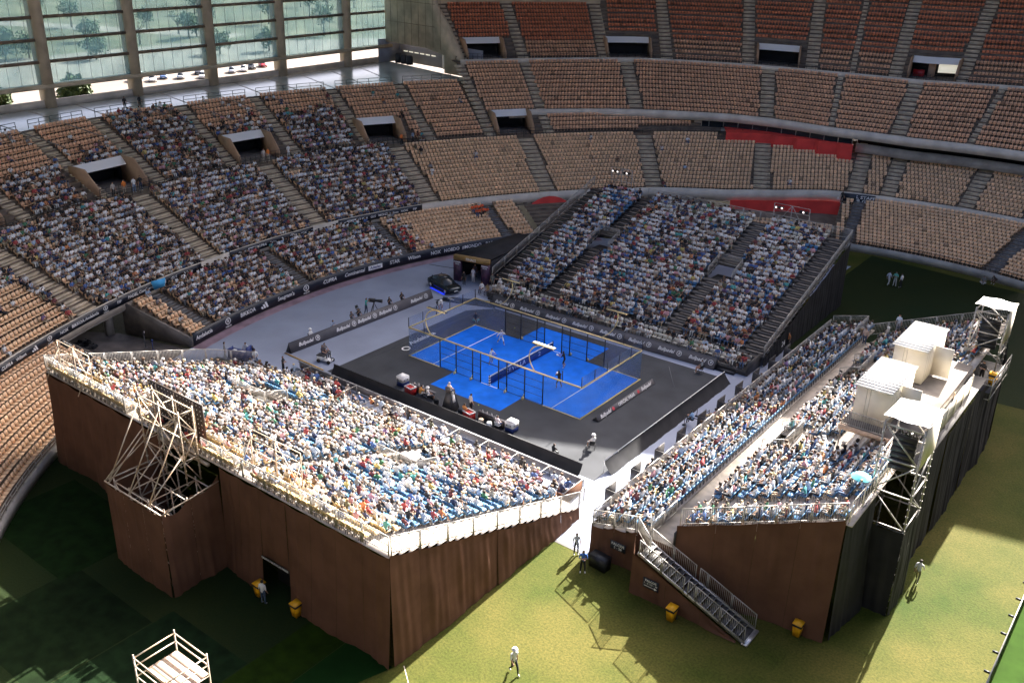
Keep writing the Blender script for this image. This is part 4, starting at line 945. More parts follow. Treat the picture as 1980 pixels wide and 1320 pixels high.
# railings of R
rail_run('end railing of the low front section next to the entrance gap', [(21.0, -20.0, 2.3), (24.3, -20.0, 3.2)], 1.1); rail_run('railing joining the walkway to the staircase head', [(24.4, -20.0, 3.25), (26.2, -21.5, 3.2)], 1.1)
rail_run('end railing of the right-hand stand above the brown drape', [(27.1, -19.65, 4.7), (36.6, -18.3, 8.5)], 1.2); rail_run('back railing of the right-hand stand beside the towers', [(36.7, -18.2, 8.5), (36.9, -7.8, 8.5)], 1.2, mt='cream', gap=.5)
rail_run('long front railing of the low section facing the court', [(20.95, -19.9, 2.2), (20.95, 2, 2.2), (20.95, 23.3, 2.2)], 1.05)
rail_run('railing between walkway and low front section at the sunny end', [(25.3, -20., 3.2), (25.3, -16.5, 3.2)], 1.0)
rail_run('railing round the near opening of the right-hand stand', [(27.1, -7.6, 4.4), (28.7, -7.6, 5.0), (28.7, -4.0, 5.0)], 1.1); rail_run('second railing leg of the near opening, right-hand stand', [(27.1, -4.0, 4.4), (28.7, -4.0, 5.0)], 1.1)
rail_run('railing round the far opening of the right-hand stand', [(27.1, 7.8, 4.4), (28.7, 7.8, 5.0), (28.7, 11.4, 5.0)], 1.1); rail_run('second railing leg of the far opening, right-hand stand', [(27.1, 11.4, 4.4), (28.7, 11.4, 5.0)], 1.1)
rail_run('railing across the far end of the right-hand stand near the grass', [(21, 23.6, 2.4), (24.4, 23.6, 3.3), (24.4, 20.2, 3.3), (27.2, 20.2, 4.5), (37.2, 20.2, 8.6)], 1.15)
# staircase
stt = empty('outside_staircase', (26.2, -20.6, 0), label='steel staircase with brown treads running down the end of the right-hand stand', cat='staircase'); off = -Vector(stt.location)
m = MB(); ms = MB(); NS = 17
for i in range(NS):
    x0 = 25.6+i*.44; z = 3.2-(i+1)*(3.2/(NS+1))
    if i == 8: x1 = x0+.44
    m.box(x0, -21.75, z-.04, x0+.43, -20.35, z); ms.box(x0+.405, -21.78, z-.05, x0+.435, -20.32, z+.012)
m.build('tread', M['plyd'], stt).location = off; ms.build('nosing', M['alu'], stt).location = off
m = MB()
for y in (-21.8, -20.3): m.bar((25.5, y, 3.1), (33.1, y, .05), .06, .22)
m.box(32.9, -21.9, 0, 33.3, -20.2, .12); m.build('stringer', M['alu'], stt).location = off
drape(stt, (25.2, -21.85), (32.6, -21.9), 3.0, .15, 3, seed=30, flare=.1, fold=.03, sag=0.); drape(stB, (21.0, -20.3), (25.2, -21.8), 2.3, 3.0, 2, seed=31, flare=.1, fold=.03, sag=.0) if 0 else None
for y, lb in ((-21.85, 'outer railing of the outside staircase'), (-20.3, 'inner railing of the outside staircase against the drape')):
    rail_run(lb, [(25.6, y, 3.05), (28.9, y, 1.75)], 1.1); rail_run('lower part of the '+lb, [(29.1, y, 1.7), (29.7, y, 1.5), (33.1, y, .15)], 1.1)
# signs on the end drape
def sign(label, x, y, z, w_, h, lines):
    t = empty('sign', (x, y, z), label=label, cat='sign'); m = MB(); m.box(-w_/2, -.03, -h/2, w_/2, 0, h/2); m.build('sign_board', M['ad'], t); m = MB()
    for tx, s, dz in lines:
        if tx == '->': m.box(-.45, -.045, dz-.02, .3, -.036, dz+.02); m.faces([(.28, -.045, dz-.1), (.5, -.045, dz), (.28, -.045, dz+.1)], [(0, 1, 2)])
        else: put2d(m, text_geo(tx, s), lambda u, v: (u, -.04, dz+v))
    m.build('sign_lettering', M['letter'], t); return t
sign('upper left black sign on the brown end drape', 23.3, -20.42, 1.75, 1.15, .62, [('PALCOS', .27, .12), ('5 - 24', .25, -.14)])
sign('lower right black sign with an arrow on the brown end drape', 26.7, -21.98, 1.35, 1.1, .72, [('PALCOS', .22, .2), ('1 - 5 | 25 - 30', .17, 0), ('->', 0, -.2)])
m = MB()
drape(stB, (24.4, -20.15), (25.3, -21.85), 3.1, 3.05, 1, seed=33, flare=.05, fold=.02, sag=0); 
# containers on the R stand
def container(label, x0, y0, x1, y1, z0, h, door):
    t = empty('cabin', (x0, y0, z0), label=label, cat='cabin'); w_, d = x1-x0, y1-y0; m = MB(); m.box(.12, .35, 0, w_-.1, d-.12, h); m.build('wall', M['cream'], t)
    m = MB(); n = 13; 
    m.box(0, 0, h+.01, w_, d, h+.06)
    for k in range(n+1): y = d*k/n; m.box(0, max(0, y-.03), h+.062, w_, min(d, y+.03), h+.10)
    m.build('roof', M['roofw'], t)
    m = MB()
    for k in range(n): y = d*(k+.5)/n; m.box(.01, y-.012, h+.0605, w_-.01, y+.012, h+.064)
    m.build('roof_seam', M['conc'], t)
    m = MB()
    for x in (w_*.33, w_*.42): m.box(x-.02, .335, .1, x+.02, .348, h-.1)
    for y in np.linspace(.6, d-.3, 9): m.box(w_-.098, y-.015, .05, w_-.088, y+.015, h-.05)
    m.build('wall_joint', mat('joint_'+label[:4], (.5, .46, .38), .6, 0), t)
    if door: m = MB(); m.box(w_-.08, d*.45, .05, w_+1.2, d*.45+.05, h-.25); m.build('open_door', M['cream'], t)
    return t
container('nearer cream cabin with white ribbed roof on the right-hand stand', 32.65, -7.4, 35.15, -1.9, 9.0, 2.6, True); container('farther cream cabin with white ribbed roof and open door', 32.5, .9, 35.0, 6.4, 9.0, 2.6, True)
dk = empty('cabin_platform', (34, -2, 8.9), label='raised platform carrying the two cream cabins', cat='platform'); off = -Vector(dk.location)
m = MB(); m.box(32.4, -8.2, 8.8, 37.0, 7.2, 8.95); m.build('deck', M['concd'], dk).location = off
m = MB(); m.box(32.35, -8.28, 8.62, 37.0, -8.2, 8.97); m.build('timber_edge', M['ply_y'], dk).location = off
m = MB()
for x in (32.5, 34.8, 37.1):
    for y in (-8.1, -3, 2, 7.1): m.bar((x, y, 0), (x, y, 8.8), .08)
m.build('support_post', M['rust'], dk).location = off
rail_run('cream railing in front of the nearer cabin', [(32.45, -8.15, 8.95), (35.3, -8.15, 8.95)], 1.05); 
q = MB(); q.slab([(37.7, -5.2, 8.3), (37.7, 3.4, 8.3), (37.7, 3.4, 9.7), (37.7, -5.2, 9.7)], (1, 0, 0), .06)
for y in (-5.2, -3.0, -.9, 1.3, 3.4): q.bar((37.8, y, 8.3), (37.8, y, 9.9), .08)
tag(q.build('platform_parapet', M['cream']), 'solid cream parapet behind the cabins', 'parapet')
# towers
def tower(label, x0, x1, y0, y1, zt, zb=6., dark=True, boxdrape=True):
    t = empty('scaffold_tower', ((x0+x1)/2, (y0+y1)/2, 0), label=label, cat='scaffold tower'); off = -Vector(t.location)
    m = MB(); scaf(m, [x0, x1], [y0, y1], list(np.linspace(zb, zt-.3, 4)), r=.045); scaf(m, [x0, x1], [y0, y1], [0, 2, 4, zb], r=.035, diag=False); m.build('scaffold_frame', M['steel'], t).location = off
    m = MB(); V = []; F = []; n = 8
    for i in range(n+1):
        for j in range(n+1):
            s, u = i/n, j/n; V.append((x0-.15+(x1-x0+.3)*s, y0-.15+(y1-y0+.3)*u, zt+.25*(1-u)-.25*math.sin(math.pi*u)*.4-.12*math.sin(math.pi*s)*math.sin(math.pi*u)+.05*math.sin(9*s+4*u)))
    for i in range(n):
        for j in range(n): k = i*(n+1)+j; F.append((k, k+n+1, k+n+2, k+1))
    m.faces(V, F); m.build('canopy_sheet', M['roofw'], t).location = off
    m = MB(); m.slab([(x1+.08, y0, zt-2.6), (x1+.08, y1, zt-2.6), (x1+.08, y1, zt+.1), (x1+.08, y0, zt+.3)], (1, 0, 0), .02); m.build('side_sheet', M['cream'], t).location = off
    m = MB(); m.box(x0+.5, y0+.7, zt-3.4, x1-.5, y0+1.2, zt-1.1); 
    for k in range(6): m.box(x0+.45, y0+.62, zt-3.4+k*.4, x1-.45, y0+.7, zt-3.08+k*.4)
    m.build('speaker_array', M['blackm'], t).location = off
    m = MB()
    for x in np.linspace(x0+.3, x1-.3, 5): m.tube([(x, y0+.5, zt-.9), (x+.1, y0+.5, zt-.55), (x+.2, y0+.6, zt-.9)], .05, 5)
    m.build('cable_loop', M['plyd'], t).location = off
    if boxdrape:
        drape(t, (x0-.1, y0-.1), (x1+.1, y0-.1), zb, zb, 1, 'drapek', seed=40+int(y1), flare=.1); drape(t, (x1+.1, y0-.1), (x1+.1, y1+.1), zb, zb, 2, 'drapek', seed=41, flare=.1)
    return t
tower('nearer scaffold tower with white canopy and hanging speakers', 36.5, 38.75, -13.7, -10.5, 13.1, 6.2)
tower('farther scaffold tower with white canopy at the upper right', 35.7, 38.0, 11.0, 13.6, 12.3, 7.0, boxdrape=False)
pf = empty('service_platform', (37.2, 9.2, 7.1), label='railed scaffold platform with two yellow bins behind the farther cabin', cat='platform'); off = -Vector(pf.location)
m = MB(); m.box(35.6, 7.3, 7.0, 38.6, 13.4, 7.1); m.build('deck', M['plyd'], pf).location = off
m = MB()
for x in (35.7, 38.6):
    for y in (7.4, 9.4, 11.4, 13.4): m.bar((x, y, 6.3), (x, y, 8.2), .06)
for z in (6.5, 7.65, 8.15):
    m.bar((35.7, 7.4, z), (38.6, 7.4, z), .05); m.bar((38.6, 7.4, z), (38.6, 13.4, z), .05); m.bar((35.7, 7.4, z), (35.7, 11.4, z), .05)
m.build('rail', M['steel'], pf).location = off
# umbrella in R crowd
um = empty('parasol', (35.9, -14.2, 9.0), label='turquoise umbrella held up among the crowd of the right-hand stand', cat='umbrella')
m = MB(); n = 8; V = [(0, 0, .42)]+[(.62*math.cos(2*math.pi*k/n), .62*math.sin(2*math.pi*k/n), .12) for k in range(n)]+[(.32*math.cos(2*math.pi*k/n), .32*math.sin(2*math.pi*k/n), .34) for k in range(n)]
F = [(0, n+1+k, n+1+(k+1) % n) for k in range(n)]+[(1+k, 1+(k+1) % n, n+1+(k+1) % n, n+1+k) for k in range(n)]; m.faces(V, F).build('canopy', mat('turquoise_cloth', (.12, .62, .68), .6, 0), um)
m = MB(); m.bar((0, 0, -.5), (0, 0, .42), .02); m.build('shaft', M['steel'], um)
# deck scaffold lower left
ds = empty('camera_scaffold', (13.9, -48, 0), label='small open scaffold platform with timber boards at the bottom left edge', cat='scaffold'); off = -Vector(ds.location)
x0, x1, y0, y1 = 13.75, 16.35, -48.7, -46.5
m = MB()
for x in (x0, x1):
    for y in (y0, y1): m.bar((x, y, 0), (x, y, 7.25), .06)
for z in (6.55, 7.05):
    for y in (y0, y1): m.bar((x0, y, z), (x1, y, z), .05)
    for x in (x0, x1): m.bar((x, y0, z), (x, y1, z), .05)
for z in (2, 4, 5.93):
    for y in (y0, y1): m.bar((x0, y, z), (x1, y, z), .05)
    for x in (x0, x1): m.bar((x, y0, z), (x, y1, z), .05)
m.bar((x0, y0, 4), (x1, y0, 5.9), .05); m.build('frame', M['rust'], ds).location = off
for k in range(4):
    m = MB(); y = y1-.05-.42*(k+1); m.box(x0+.02, y, 5.97, x1-.02, y+.39, 6.02); m.build('board', M['ply_y'], ds).location = off
    m = MB(); m.box(x0+.02, y+.39, 5.98, x1-.02, y+.415, 6.025); m.build('board_edge', M['alu'], ds).location = off
# yellow bins
def wbin(p, label, rz=0):
    t = empty('wheelie_bin', p, rz, label, 'bin', 'yellow wheelie bins'); m = MB()
    V = [(-.2, -.22, .05), (.2, -.22, .05), (.2, .22, .05), (-.2, .22, .05), (-.27, -.3, .95), (.27, -.3, .95), (.27, .3, .95), (-.27, .3, .95)]; m.faces(V, BF).build('body', M['bin'], t)
    m = MB(); m.box(-.29, -.32, .80, .29, .32, .93); m.build('liner_rim', M['blackm'], t)
    m = MB(); m.box(-.29, -.33, .955, .29, .33, 1.02); m.box(-.2, -.24, 1.02, .2, .24, 1.05); m.build('lid', M['bin'], t)
    for s in (-1, 1): m = MB(); m.tube([(s*.24-.02, .27, .1), (s*.24+.02, .27, .1)], .1, 10); m.build('wheel', M['tyre'], t)
wbin((7.35, -36.95, 0), 'yellow bin beside the man in white at the doorway'); wbin((10.6, -36.75, 0), 'yellow bin right of the doorway in the brown drape'); wbin((28.6, -22.6, 0), 'yellow bin on the grass left of the outside staircase'); wbin((35.2, -19.0, 0), 'yellow bin at the corner of the right-hand stand')
wbin((36.7, 8.6, 7.1), 'yellow bin on the service platform nearer the cabins'); wbin((38.3, 8.9, 7.1), 'yellow bin on the service platform at its outer rail')
m = MB(); m.box(-.65, -.35, 0, .65, .35, .9); m.box(-.67, -.37, .9, .67, .37, .93); 
tag(m.build('flight_case', M['blackm'], loc=(22.35, -21.0, 0), rz=R_(-5)), 'black flight case against the end drape beside the man in blue vest', 'case')
# S front boxes and N front boxes
fbx = empty('front_boxes', (0, -15, 0), label='low front boxes of the sunlit stand behind the black barrier', cat='box seating'); off = -Vector(fbx.location)
m = MB(); m.box(-15.5, -16.9, .30, 16.4, -14.3, .4); m.build('deck', M['floor'], fbx).location = off
m = MB(); m.box(-15.5, -16.98, .4, 16.4, -16.9, 1.15); m.build('rear_partition', M['drape'], fbx).location = off
m = MB(); m.box(16.4, -16.98, .1, 16.46, -14.3, 1.1); m.build('end_partition', M['drape'], fbx).location = off
m = MB(); m.box(-15.5, -14.2, .95, 16.4, -14.0, 1.0); m.box(-15.5, -14.06, .3, 16.4, -14.0, .95); m.build('counter', mat('pale_counter', (.20, .20, .21), .6, .15, 1), fbx).location = off
for k in range(11): m = MB(); x = -13.5+k*3.0; m.bar((x, -16.9, 1.2), (x, -14.4, 1.2), .05); m.bar((x, -14.4, .4), (x, -14.4, 1.2), .05); m.build('divider_rail', M['steel'], fbx).location = off
nbx = empty('front_boxes', (0, 13.2, 0), label='dark front boxes with white chairs at the foot of the far stand', cat='box seating'); off = -Vector(nbx.location)
m = MB(); m.box(-14.2, 12.1, .0, 17.4, 14.95, .5); m.build('deck', M['plyd'], nbx).location = off
m = MB()
for x in np.arange(-14.2, 17.5, 1): pass
m.box(-14.2, 14.5, .5, 17.4, 14.95, 1.0); m.box(17.4, 12.1, 0, 17.5, 15, 1.4); m.build('partition', M['plyd'], nbx).location = off
for k in range(9): m = MB(); m.box(-13.6+k*3.5, 11.5, 0, -11.6+k*3.5, 12.1, .22); m.build('step', M['blackm'], nbx).location = off
for k in range(7):
    if k == 1 and 0: continue
    x = -13.9+k*4.6; rail_run(ORD[k+1]+' barrier panel from the left at the foot of the far stand', [(x, 12.15, .5), (x+2.0, 12.15, .5)], .95, mt='blackm' if 0 else 'steel')
rbx = empty('front_boxes', (19.9, 0, 0), label='dark boxes along the front of the right-hand stand', cat='box seating'); off = -Vector(rbx.location)
m = MB(); m.box(18.7, -15, .0, 20.9, 20, .35); m.build('deck', M['floor'], rbx).location = off
for k in range(10): m = MB(); y = -14.6+k*3.6; m.box(18.6, y, .35, 19.9, y+.06, 1.35); m.box(18.6, y+.06, .35, 18.66, y+1.5, 1.35); m.build('partition', M['plyd'], rbx).location = off
m = MB(); m.box(20.85, -19.9, 0, 20.93, 23.3, 2.2); m.build('rear_wall', M['drape'], rbx).location = off
# entrance gate
g = empty('entrance_gate', (-18.2, 14.2, 0), label='black entrance gate with golden beam and lettering beside the dark car', cat='gate'); off = -Vector(g.location)
P0 = np.array([-20.6, 14.1, 0]); P1 = np.array([-16.1, 15.1, 0]); dv = (P1-P0)/np.linalg.norm(P1-P0); nv3 = np.array([dv[1], -dv[0], 0])
for s0, s1 in ((0, .95), (3.6, 4.6)):
    m = MB(); m.slab([P0+dv*s0, P0+dv*s1, P0+dv*s1+[0, 0, 2.6], P0+dv*s0+[0, 0, 2.6]], nv3, .5); m.build('pillar', mat('dark_printed_panel', (.03, .02, .035), .5, .3, 1.5, col2=(.09, .03, .08)) if s0 == 0 else bpy.data.materials['dark_printed_panel'], g).location = off
m = MB(); m.slab([P0+[0, 0, 2.6], P1+[0, 0, 2.6], P1+[0, 0, 3.15], P0+[0, 0, 3.15]], nv3, .52); m.build('golden_beam', mat('bronze_panel', (.26, .16, .05), .5, .1, 2), g).location = off
m = MB(); put2d(m, text_geo('FINALS', .42), lambda u, v: P0+dv*(2.3+u)+nv3*.53+np.array([0, 0, 2.87+v]))
for s in (.5, 4.1): put2d(m, text_geo('PREMIER', .24), lambda u, v: P0+dv*(s+u)+nv3*.51+np.array([0, 0, 2.35+v])); put2d(m, text_geo('PADEL', .2), lambda u, v: P0+dv*(s+u)+nv3*.51+np.array([0, 0, 2.12+v]))
m.build('gate_lettering', M['letter'], g).location = off
m = MB(); back = -nv3
m.slab([P0+[0, 0, 3.1], P1+[0, 0, 3.1], P1-nv3*11+dv*1.5+[0, 0, 3.0], P0-nv3*11+dv*3+[0, 0, 3.0]], (0, 0, 1), .06)
m.slab([P1, P1-nv3*11+dv*1.5, P1-nv3*11+dv*1.5+[0, 0, 3.0], P1+[0, 0, 3.0]], (1, 0, 0), .05); m.slab([P0, P0-nv3*11+dv*3, P0-nv3*11+dv*3+[0, 0, 3.0], P0+[0, 0, 3.0]], (1, 0, 0), .05)
m.build('covered_tunnel', M['drapek'], g).location = off
# ---------------------------------------------------------------- cars
def car_parts(t, paint, L=4.5, Wd=1.86, H=1.5, glow=False):
    hw = Wd/2; xs = [-.5, -.47, -.36, -.15, .1, .28, .42, .485, .5]
    lo = [.42, .30, .22, .20, .20, .20, .24, .32, .45]; be = [.80, .90, .96, .95, .93, .90, .82, .72, .62]; ww = [.80, .90, .98, 1, 1, 1, .97, .88, .76]
    V = []; F = []
    for x, l, b, w_ in zip(xs, lo, be, ww):
        W_ = hw*w_; V += [(x*L, -W_*.92, l), (x*L, -W_, (l+b)*.5), (x*L, -W_*.93, b), (x*L, -W_*.5, b+.05), (x*L, W_*.5, b+.05), (x*L, W_*.93, b), (x*L, W_, (l+b)*.5), (x*L, W_*.92, l)]
    n = len(xs)
    for i in range(n-1):
        for k in range(8): k2 = (k+1) % 8; F.append((i*8+k, (i+1)*8+k, (i+1)*8+k2, i*8+k2))
    F += [tuple(range(8)), tuple(range((n-1)*8, n*8))[::-1]]
    MB().faces(V, F).build('body', paint, t, smooth=True)
    st = [(-.46, .93, .93, .80), (-.33, 1.30, .95, .66), (-.12, H, .97, .62), (.06, H-.01, .97, .62), (.27, .96, .93, .78)]
    V = []; F = []
    for x, z, a, b in st: V += [(x*L, -hw*.86, .90), (x*L, -hw*b, z), (x*L, hw*b, z), (x*L, hw*.86, .90)]
    for i in range(len(st)-1):
        for k in range(3): F.append((i*4+k, (i+1)*4+k, (i+1)*4+k+1, i*4+k+1))
    F += [(0, 1, 2, 3), (19, 18, 17, 16)]
    MB().faces(V, F).build('cabin_glass', M['glassk'], t)
    m = MB(); zt = .025
    for (a, b) in ((1, 2), (2, 3)):
        x0, z0, _, w0 = st[a]; x1, z1, _, w1 = st[b]; P = [(x0*L, -hw*w0, z0+zt), (x1*L, -hw*w1, z1+zt), (x1*L, hw*w1, z1+zt), (x0*L, hw*w0, z0+zt)]; m.faces(P+[(p[0], p[1]*1.01, p[2]-.05) for p in P], [(0, 1, 2, 3), (0, 4, 5, 1), (3, 2, 6, 7), (0, 3, 7, 4), (1, 5, 6, 2)])
    for s in (-1, 1):
        for (xa, xb) in ((-.14, -.12), (-.34, -.32)): m.bar((xa*L, s*hw*.84, .92), (xb*L, s*hw*.64, 1.42), .06)
    m.build('roof', paint, t)
    for sx in (-.31, .31):
        for s in (-1, 1):
            m = MB(); m.tube([(sx*L, s*(hw-.22), .34), (sx*L, s*(hw+.005), .34)], .34, 18); w_ = m.build('wheel', M['tyre'], t)
            m = MB(); m.tube([(sx*L, s*(hw-.02), .34), (sx*L, s*(hw+.012), .34)], .21, 10); m.build('rim', M['alu'], w_)
    for s in (-1, 1):
        m = MB(); m.box(.478*L, s*hw*.42-.16, .60, .493*L, s*hw*.42+.16, .68); m.build('headlight', M['white'], t)
        m = MB(); m.box(-.5*L-.01, s*hw*.55-.18, .70, -.49*L, s*hw*.55+.18, .80); m.build('tail_light', M['redp'], t)
    m = MB(); m.box(.5*L-.02, -.26, .42, .5*L+.015, .26, .52); m.build('number_plate', M['white'], t)
cart = empty('parked_car', (-19.4, 10.75, 0), R_(-14), 'dark blue-black coupe SUV on the floor beside the entrance gate', 'car')
car_parts(cart, M['car'], 4.7, 1.9, 1.55)
m = MB(); m.box(-1.3, -1.15, .02, 1.5, -.95, .05); o = m.build('blue_strip', M['bluelight'], cart)
m = MB(); m.slab([(-17.3, 8.0, .05), (-15.2, 8.35, .05), (-15.25, 8.6, .3), (-17.35, 8.25, .3)], (0, 0, 1), .03); tag(m.build('floor_sign', M['ad']), 'small low dark sign lying in front of the dark car', 'sign')
m = MB(); put2d(m, text_geo('CUPRA', .26), lambda u, v: (-16.28+u, 8.32+u*.16+v*.5, .24+v)); m.build('lettering', M['letter'], bpy.data.objects['floor_sign']) if 0 else tag(m.build('floor_sign_lettering', M['letter']), 'white lettering of the low sign before the dark car', 'sign')
paints = {'white': mat('white_car_paint', (.72, .72, .72), .3, 0), 'silver': mat('silver_car_paint', (.40, .42, .45), .3, 0, metal=.6), 'black': mat('black_car_paint', (.03, .03, .035), .3, 0), 'red': mat('red_car_paint', (.45, .03, .04), .3, 0), 'blue': mat('blue_car_paint', (.05, .09, .2), .3, 0)}
carl = [(-173, 68, 'white', 'white car seen through the gap, first on the left'), (-170, 71.5, 'white', 'second white car from the left through the gap'), (-177, 72.5, 'silver', 'silver car in the rear row behind the white ones'), (-172, 76, 'blue', 'dark blue car right of the two white cars'), (-169, 79, 'silver', 'silver car beside the dark blue one'), (-166, 83.5, 'white', 'white car in the front row left of the wide column'), (-172, 86.5, 'black', 'black car just left of the wide column'), (-168, 94, 'silver', 'silver car right of the wide column'), (-168, 97.8, 'white', 'white estate car right of the silver one'), (-170, 102, 'black', 'black car next to the red car'), (-171, 106.5, 'red', 'red car, last of the row')]
for i, (x, y, c, l) in enumerate(carl):
    t = empty('parked_car', (x, y, 0), R_(-35+random.uniform(-8, 8)), l, 'car', 'cars in the car park outside'); car_parts(t, paints[c], 4.3, 1.8, 1.48)
# outside
sheet('car_park', [(-230, -80), (-96, -80), (-96, 260), (-150, 260), (-230, 120)], -.02, M['park'])
sheet('outside_path', [(-420, 60), (-230, 140), (-236, 152), (-426, 72)], -.015, M['park'])
def leafy(m, c, r, n, s, squash=.8, rg=rng):
    d = rg.normal(size=(n, 3)); d /= np.linalg.norm(d, axis=1)[:, None]; lob = .72+.28*np.sin(d[:, 0]*5+d[:, 1]*4+c[0])*np.cos(d[:, 2]*4+c[1]); rad = r*rg.uniform(.45, 1, n)**.5*lob
    p = np.array(c)+d*rad[:, None]*np.array([1, 1, squash]); u = rg.normal(size=(n, 3)); u /= np.linalg.norm(u, axis=1)[:, None]; v = np.cross(u, rg.normal(size=(n, 3))); v /= np.linalg.norm(v, axis=1)[:, None]
    k = s*rg.uniform(.5, 1.3, n)[:, None]; V = np.stack([p-u*k, p+v*k*.6, p+u*k, p-v*k*.6], 1).reshape(-1, 3); m.raw(V, np.arange(4*n), np.full(n, 4))
def tree(p, h, r, label, n=900, bare=False):
    t = empty('tree', p, 0, label, 'tree', 'trees outside the glass'); m = MB(); m.tube([(0, 0, 0), (.1, 0, h*.3), (0, .1, h*.55)], [.28, .2, .12], 7)
    for k in range(9): a = k*2.4; m.tube([(0, 0, h*(.3+.02*k)), (math.cos(a)*r*.4, math.sin(a)*r*.4, h*.6), (math.cos(a)*r*.75, math.sin(a)*r*.75, h*(.75+.03*(k % 3)))], [.1, .06, .025], 5)
    m.build('trunk', M['bark'], t)
    if not bare: m = MB(); leafy(m, (0, 0, h*.68), r, n, .32); leafy(m, (r*.35, -r*.2, h*.8), r*.6, n//3, .3); m.build('crown', M['leaf'], t)
    else: m = MB(); leafy(m, (0, 0, h*.78), r*.8, n//6, .25); m.build('crown', M['leaf'], t)
for i, (x, y) in enumerate([(-110, 5.5), (-110, 19.2)]): tree((x, y, 0), 15.5, 3.6, ['bushy green tree seen through the gap at the far left', 'bushy green tree seen through the gap right of the first column'][i], 2600)
tl = ['grey-green', 'olive', 'pale', 'dark']
for i in range(34):
    x = -205-rng.uniform(0, 190); y = 5+i*9+rng.uniform(-6, 6)+(-x-205)*.38; h = rng.uniform(7, 11)
    tree((x, y, 0), h, h*.50, f'{ordw(i+1)} tree from the left behind the milky glass', 900, bare=(i % 3 == 1))
for i in range(12):
    tree((-185-rng.uniform(0, 90), -5+i*13+rng.uniform(-4, 4), 0), 6.0, 4.8, f'{ordw(i+1)} low round bush from the left on the lawn behind the glass', 1100)
# ---------------------------------------------------------------- bench area
def obj1(name, mb, mt, loc, label, cat, rz=0, parts=()):
    t = empty(name, loc, rz, label, cat); mb.build(parts[0] if parts else 'body', M[mt], t); return t
for p, l in (((-6.1, -10.0, 0), 'white padded cube on a blue base left of the benches'), ((6.7, -10.3, 0), 'white padded cube on a blue base right of the benches')):
    m = MB(); m.box(-.42, -.42, .42, .42, .42, .95); m.box(-.36, -.36, .95, .36, .36, 1.0); t = obj1('padded_cube', m, 'white', p, l, 'drinks cube')
    m = MB(); m.box(-.4, -.4, 0, .4, .4, .42); m.build('base', M['navy'], t)
    m = MB()
    for k in (-.22, .18): m.box(k-.07, -.43, .6, k+.07, -.421, .7); m.box(.421, k-.07, .6, .43, k+.07, .7)
    m.build('mark', M['blackm'], t)
for p, l in (((-4.3, -10.9, 0), 'red cool box with white rim at the left bench'), ((2.7, -11.1, 0), 'red cool box with white rim at the right bench')):
    m = MB(); m.box(-.45, -.32, .05, .45, .32, .72); t = obj1('cool_box', m, 'redp', p, l, 'cool box', -.15)
    m = MB()
    for a in ((-.49, -.36, .49, -.29), (-.49, .29, .49, .36), (-.49, -.29, -.42, .29), (.42, -.29, .49, .29)): m.box(a[0], a[1], .72, a[2], a[3], .80)
    m.build('rim', M['white'], t)
for p, l in (((-3.4, -10.2, 0), 'grey bench counter with bottles left of the umpire chair'), ((4.6, -10.35, 0), 'grey bench counter right of the umpire chair')):
    m = MB(); m.box(-1.5, -.12, .62, 1.5, .14, .68); t = obj1('bench_counter', m, 'board', p, l, 'counter', -.04, ('counter_top',)); m = MB(); m.box(-1.48, -.1, 0, 1.48, -.06, .62); m.build('front', M['plyd'], t)
    for k in range(4): m = MB(); m.lathe([(.04, .68), (.04, .86), (.02, .9), (.02, .93)], -1+.5*k, 0, 8); tag(m.build('water_bottle', M['white'], loc=p), f'{ORD[k+1]} white bottle on the '+('left' if p[0] < 0 else 'right')+' bench counter', 'bottle')
for i, (x, y, c, l) in enumerate([(1.6, -10.9, 'ad', 'black waste bin beside the umpire chair'), (5.0, -11.2, 'white', 'white bucket behind the right bench'), (4.1, -11.2, 'rust', 'brown wicker basket behind the right bench'), (-1.2, -10.9, 'blackm', 'black racket bag standing left of the umpire chair'), (5.5, -10.8, 'blackm', 'black bag between bucket and seated player')]):
    m = MB(); m.lathe([(.16, 0), (.22, .05), (.24, .5), (.2, .6), (.14, .6)], n=14); tag(m.build(['waste_bin', 'bucket', 'basket', 'racket_bag', 'bag'][i], M[c], loc=(x, y, 0)), l, ['bin', 'bucket', 'basket', 'bag', 'bag'][i])
ch = empty('umpire_chair', (.45, -10.9, 0), label='tall black umpire chair with a white emblem panel behind the court', cat='umpire chair')
m = MB()
for sx in (-1, 1):
    for sy in (-1, 1): m.bar((sx*.55, sy*.55, 0), (sx*.26, sy*.2, 1.85), .07)
for z in (.4, .8, 1.2, 1.6):
    e = .55-.16*z; m.bar((-e, e*.9, z), (e, e*.9, z), .05)
m.build('frame', M['blackm'], ch); m = MB(); m.box(-.3, -.28, 1.82, .3, .25, 1.88); m.box(-.3, -.32, 1.88, .3, -.28, 2.35); m.build('seat', M['plyd'], ch)
m = MB(); m.slab([(.53, -.5, .1), (.53, .5, .1), (.27, .2, 1.8), (.27, -.2, 1.8)], (1, 0, .15), .02); m.slab([(-.5, -.56, .1), (.5, -.56, .1), (.26, -.26, 1.8), (-.26, -.26, 1.8)], (0, -1, .15), .02); m.build('side_panel', M['plyd'], ch)
m = MB(); m.slab([(.42, -.16, .95), (.42, .16, .95), (.32, .12, 1.6), (.32, -.12, 1.6)], (1, 0, .15), .04); m.build('emblem_panel', M['letter'], ch)
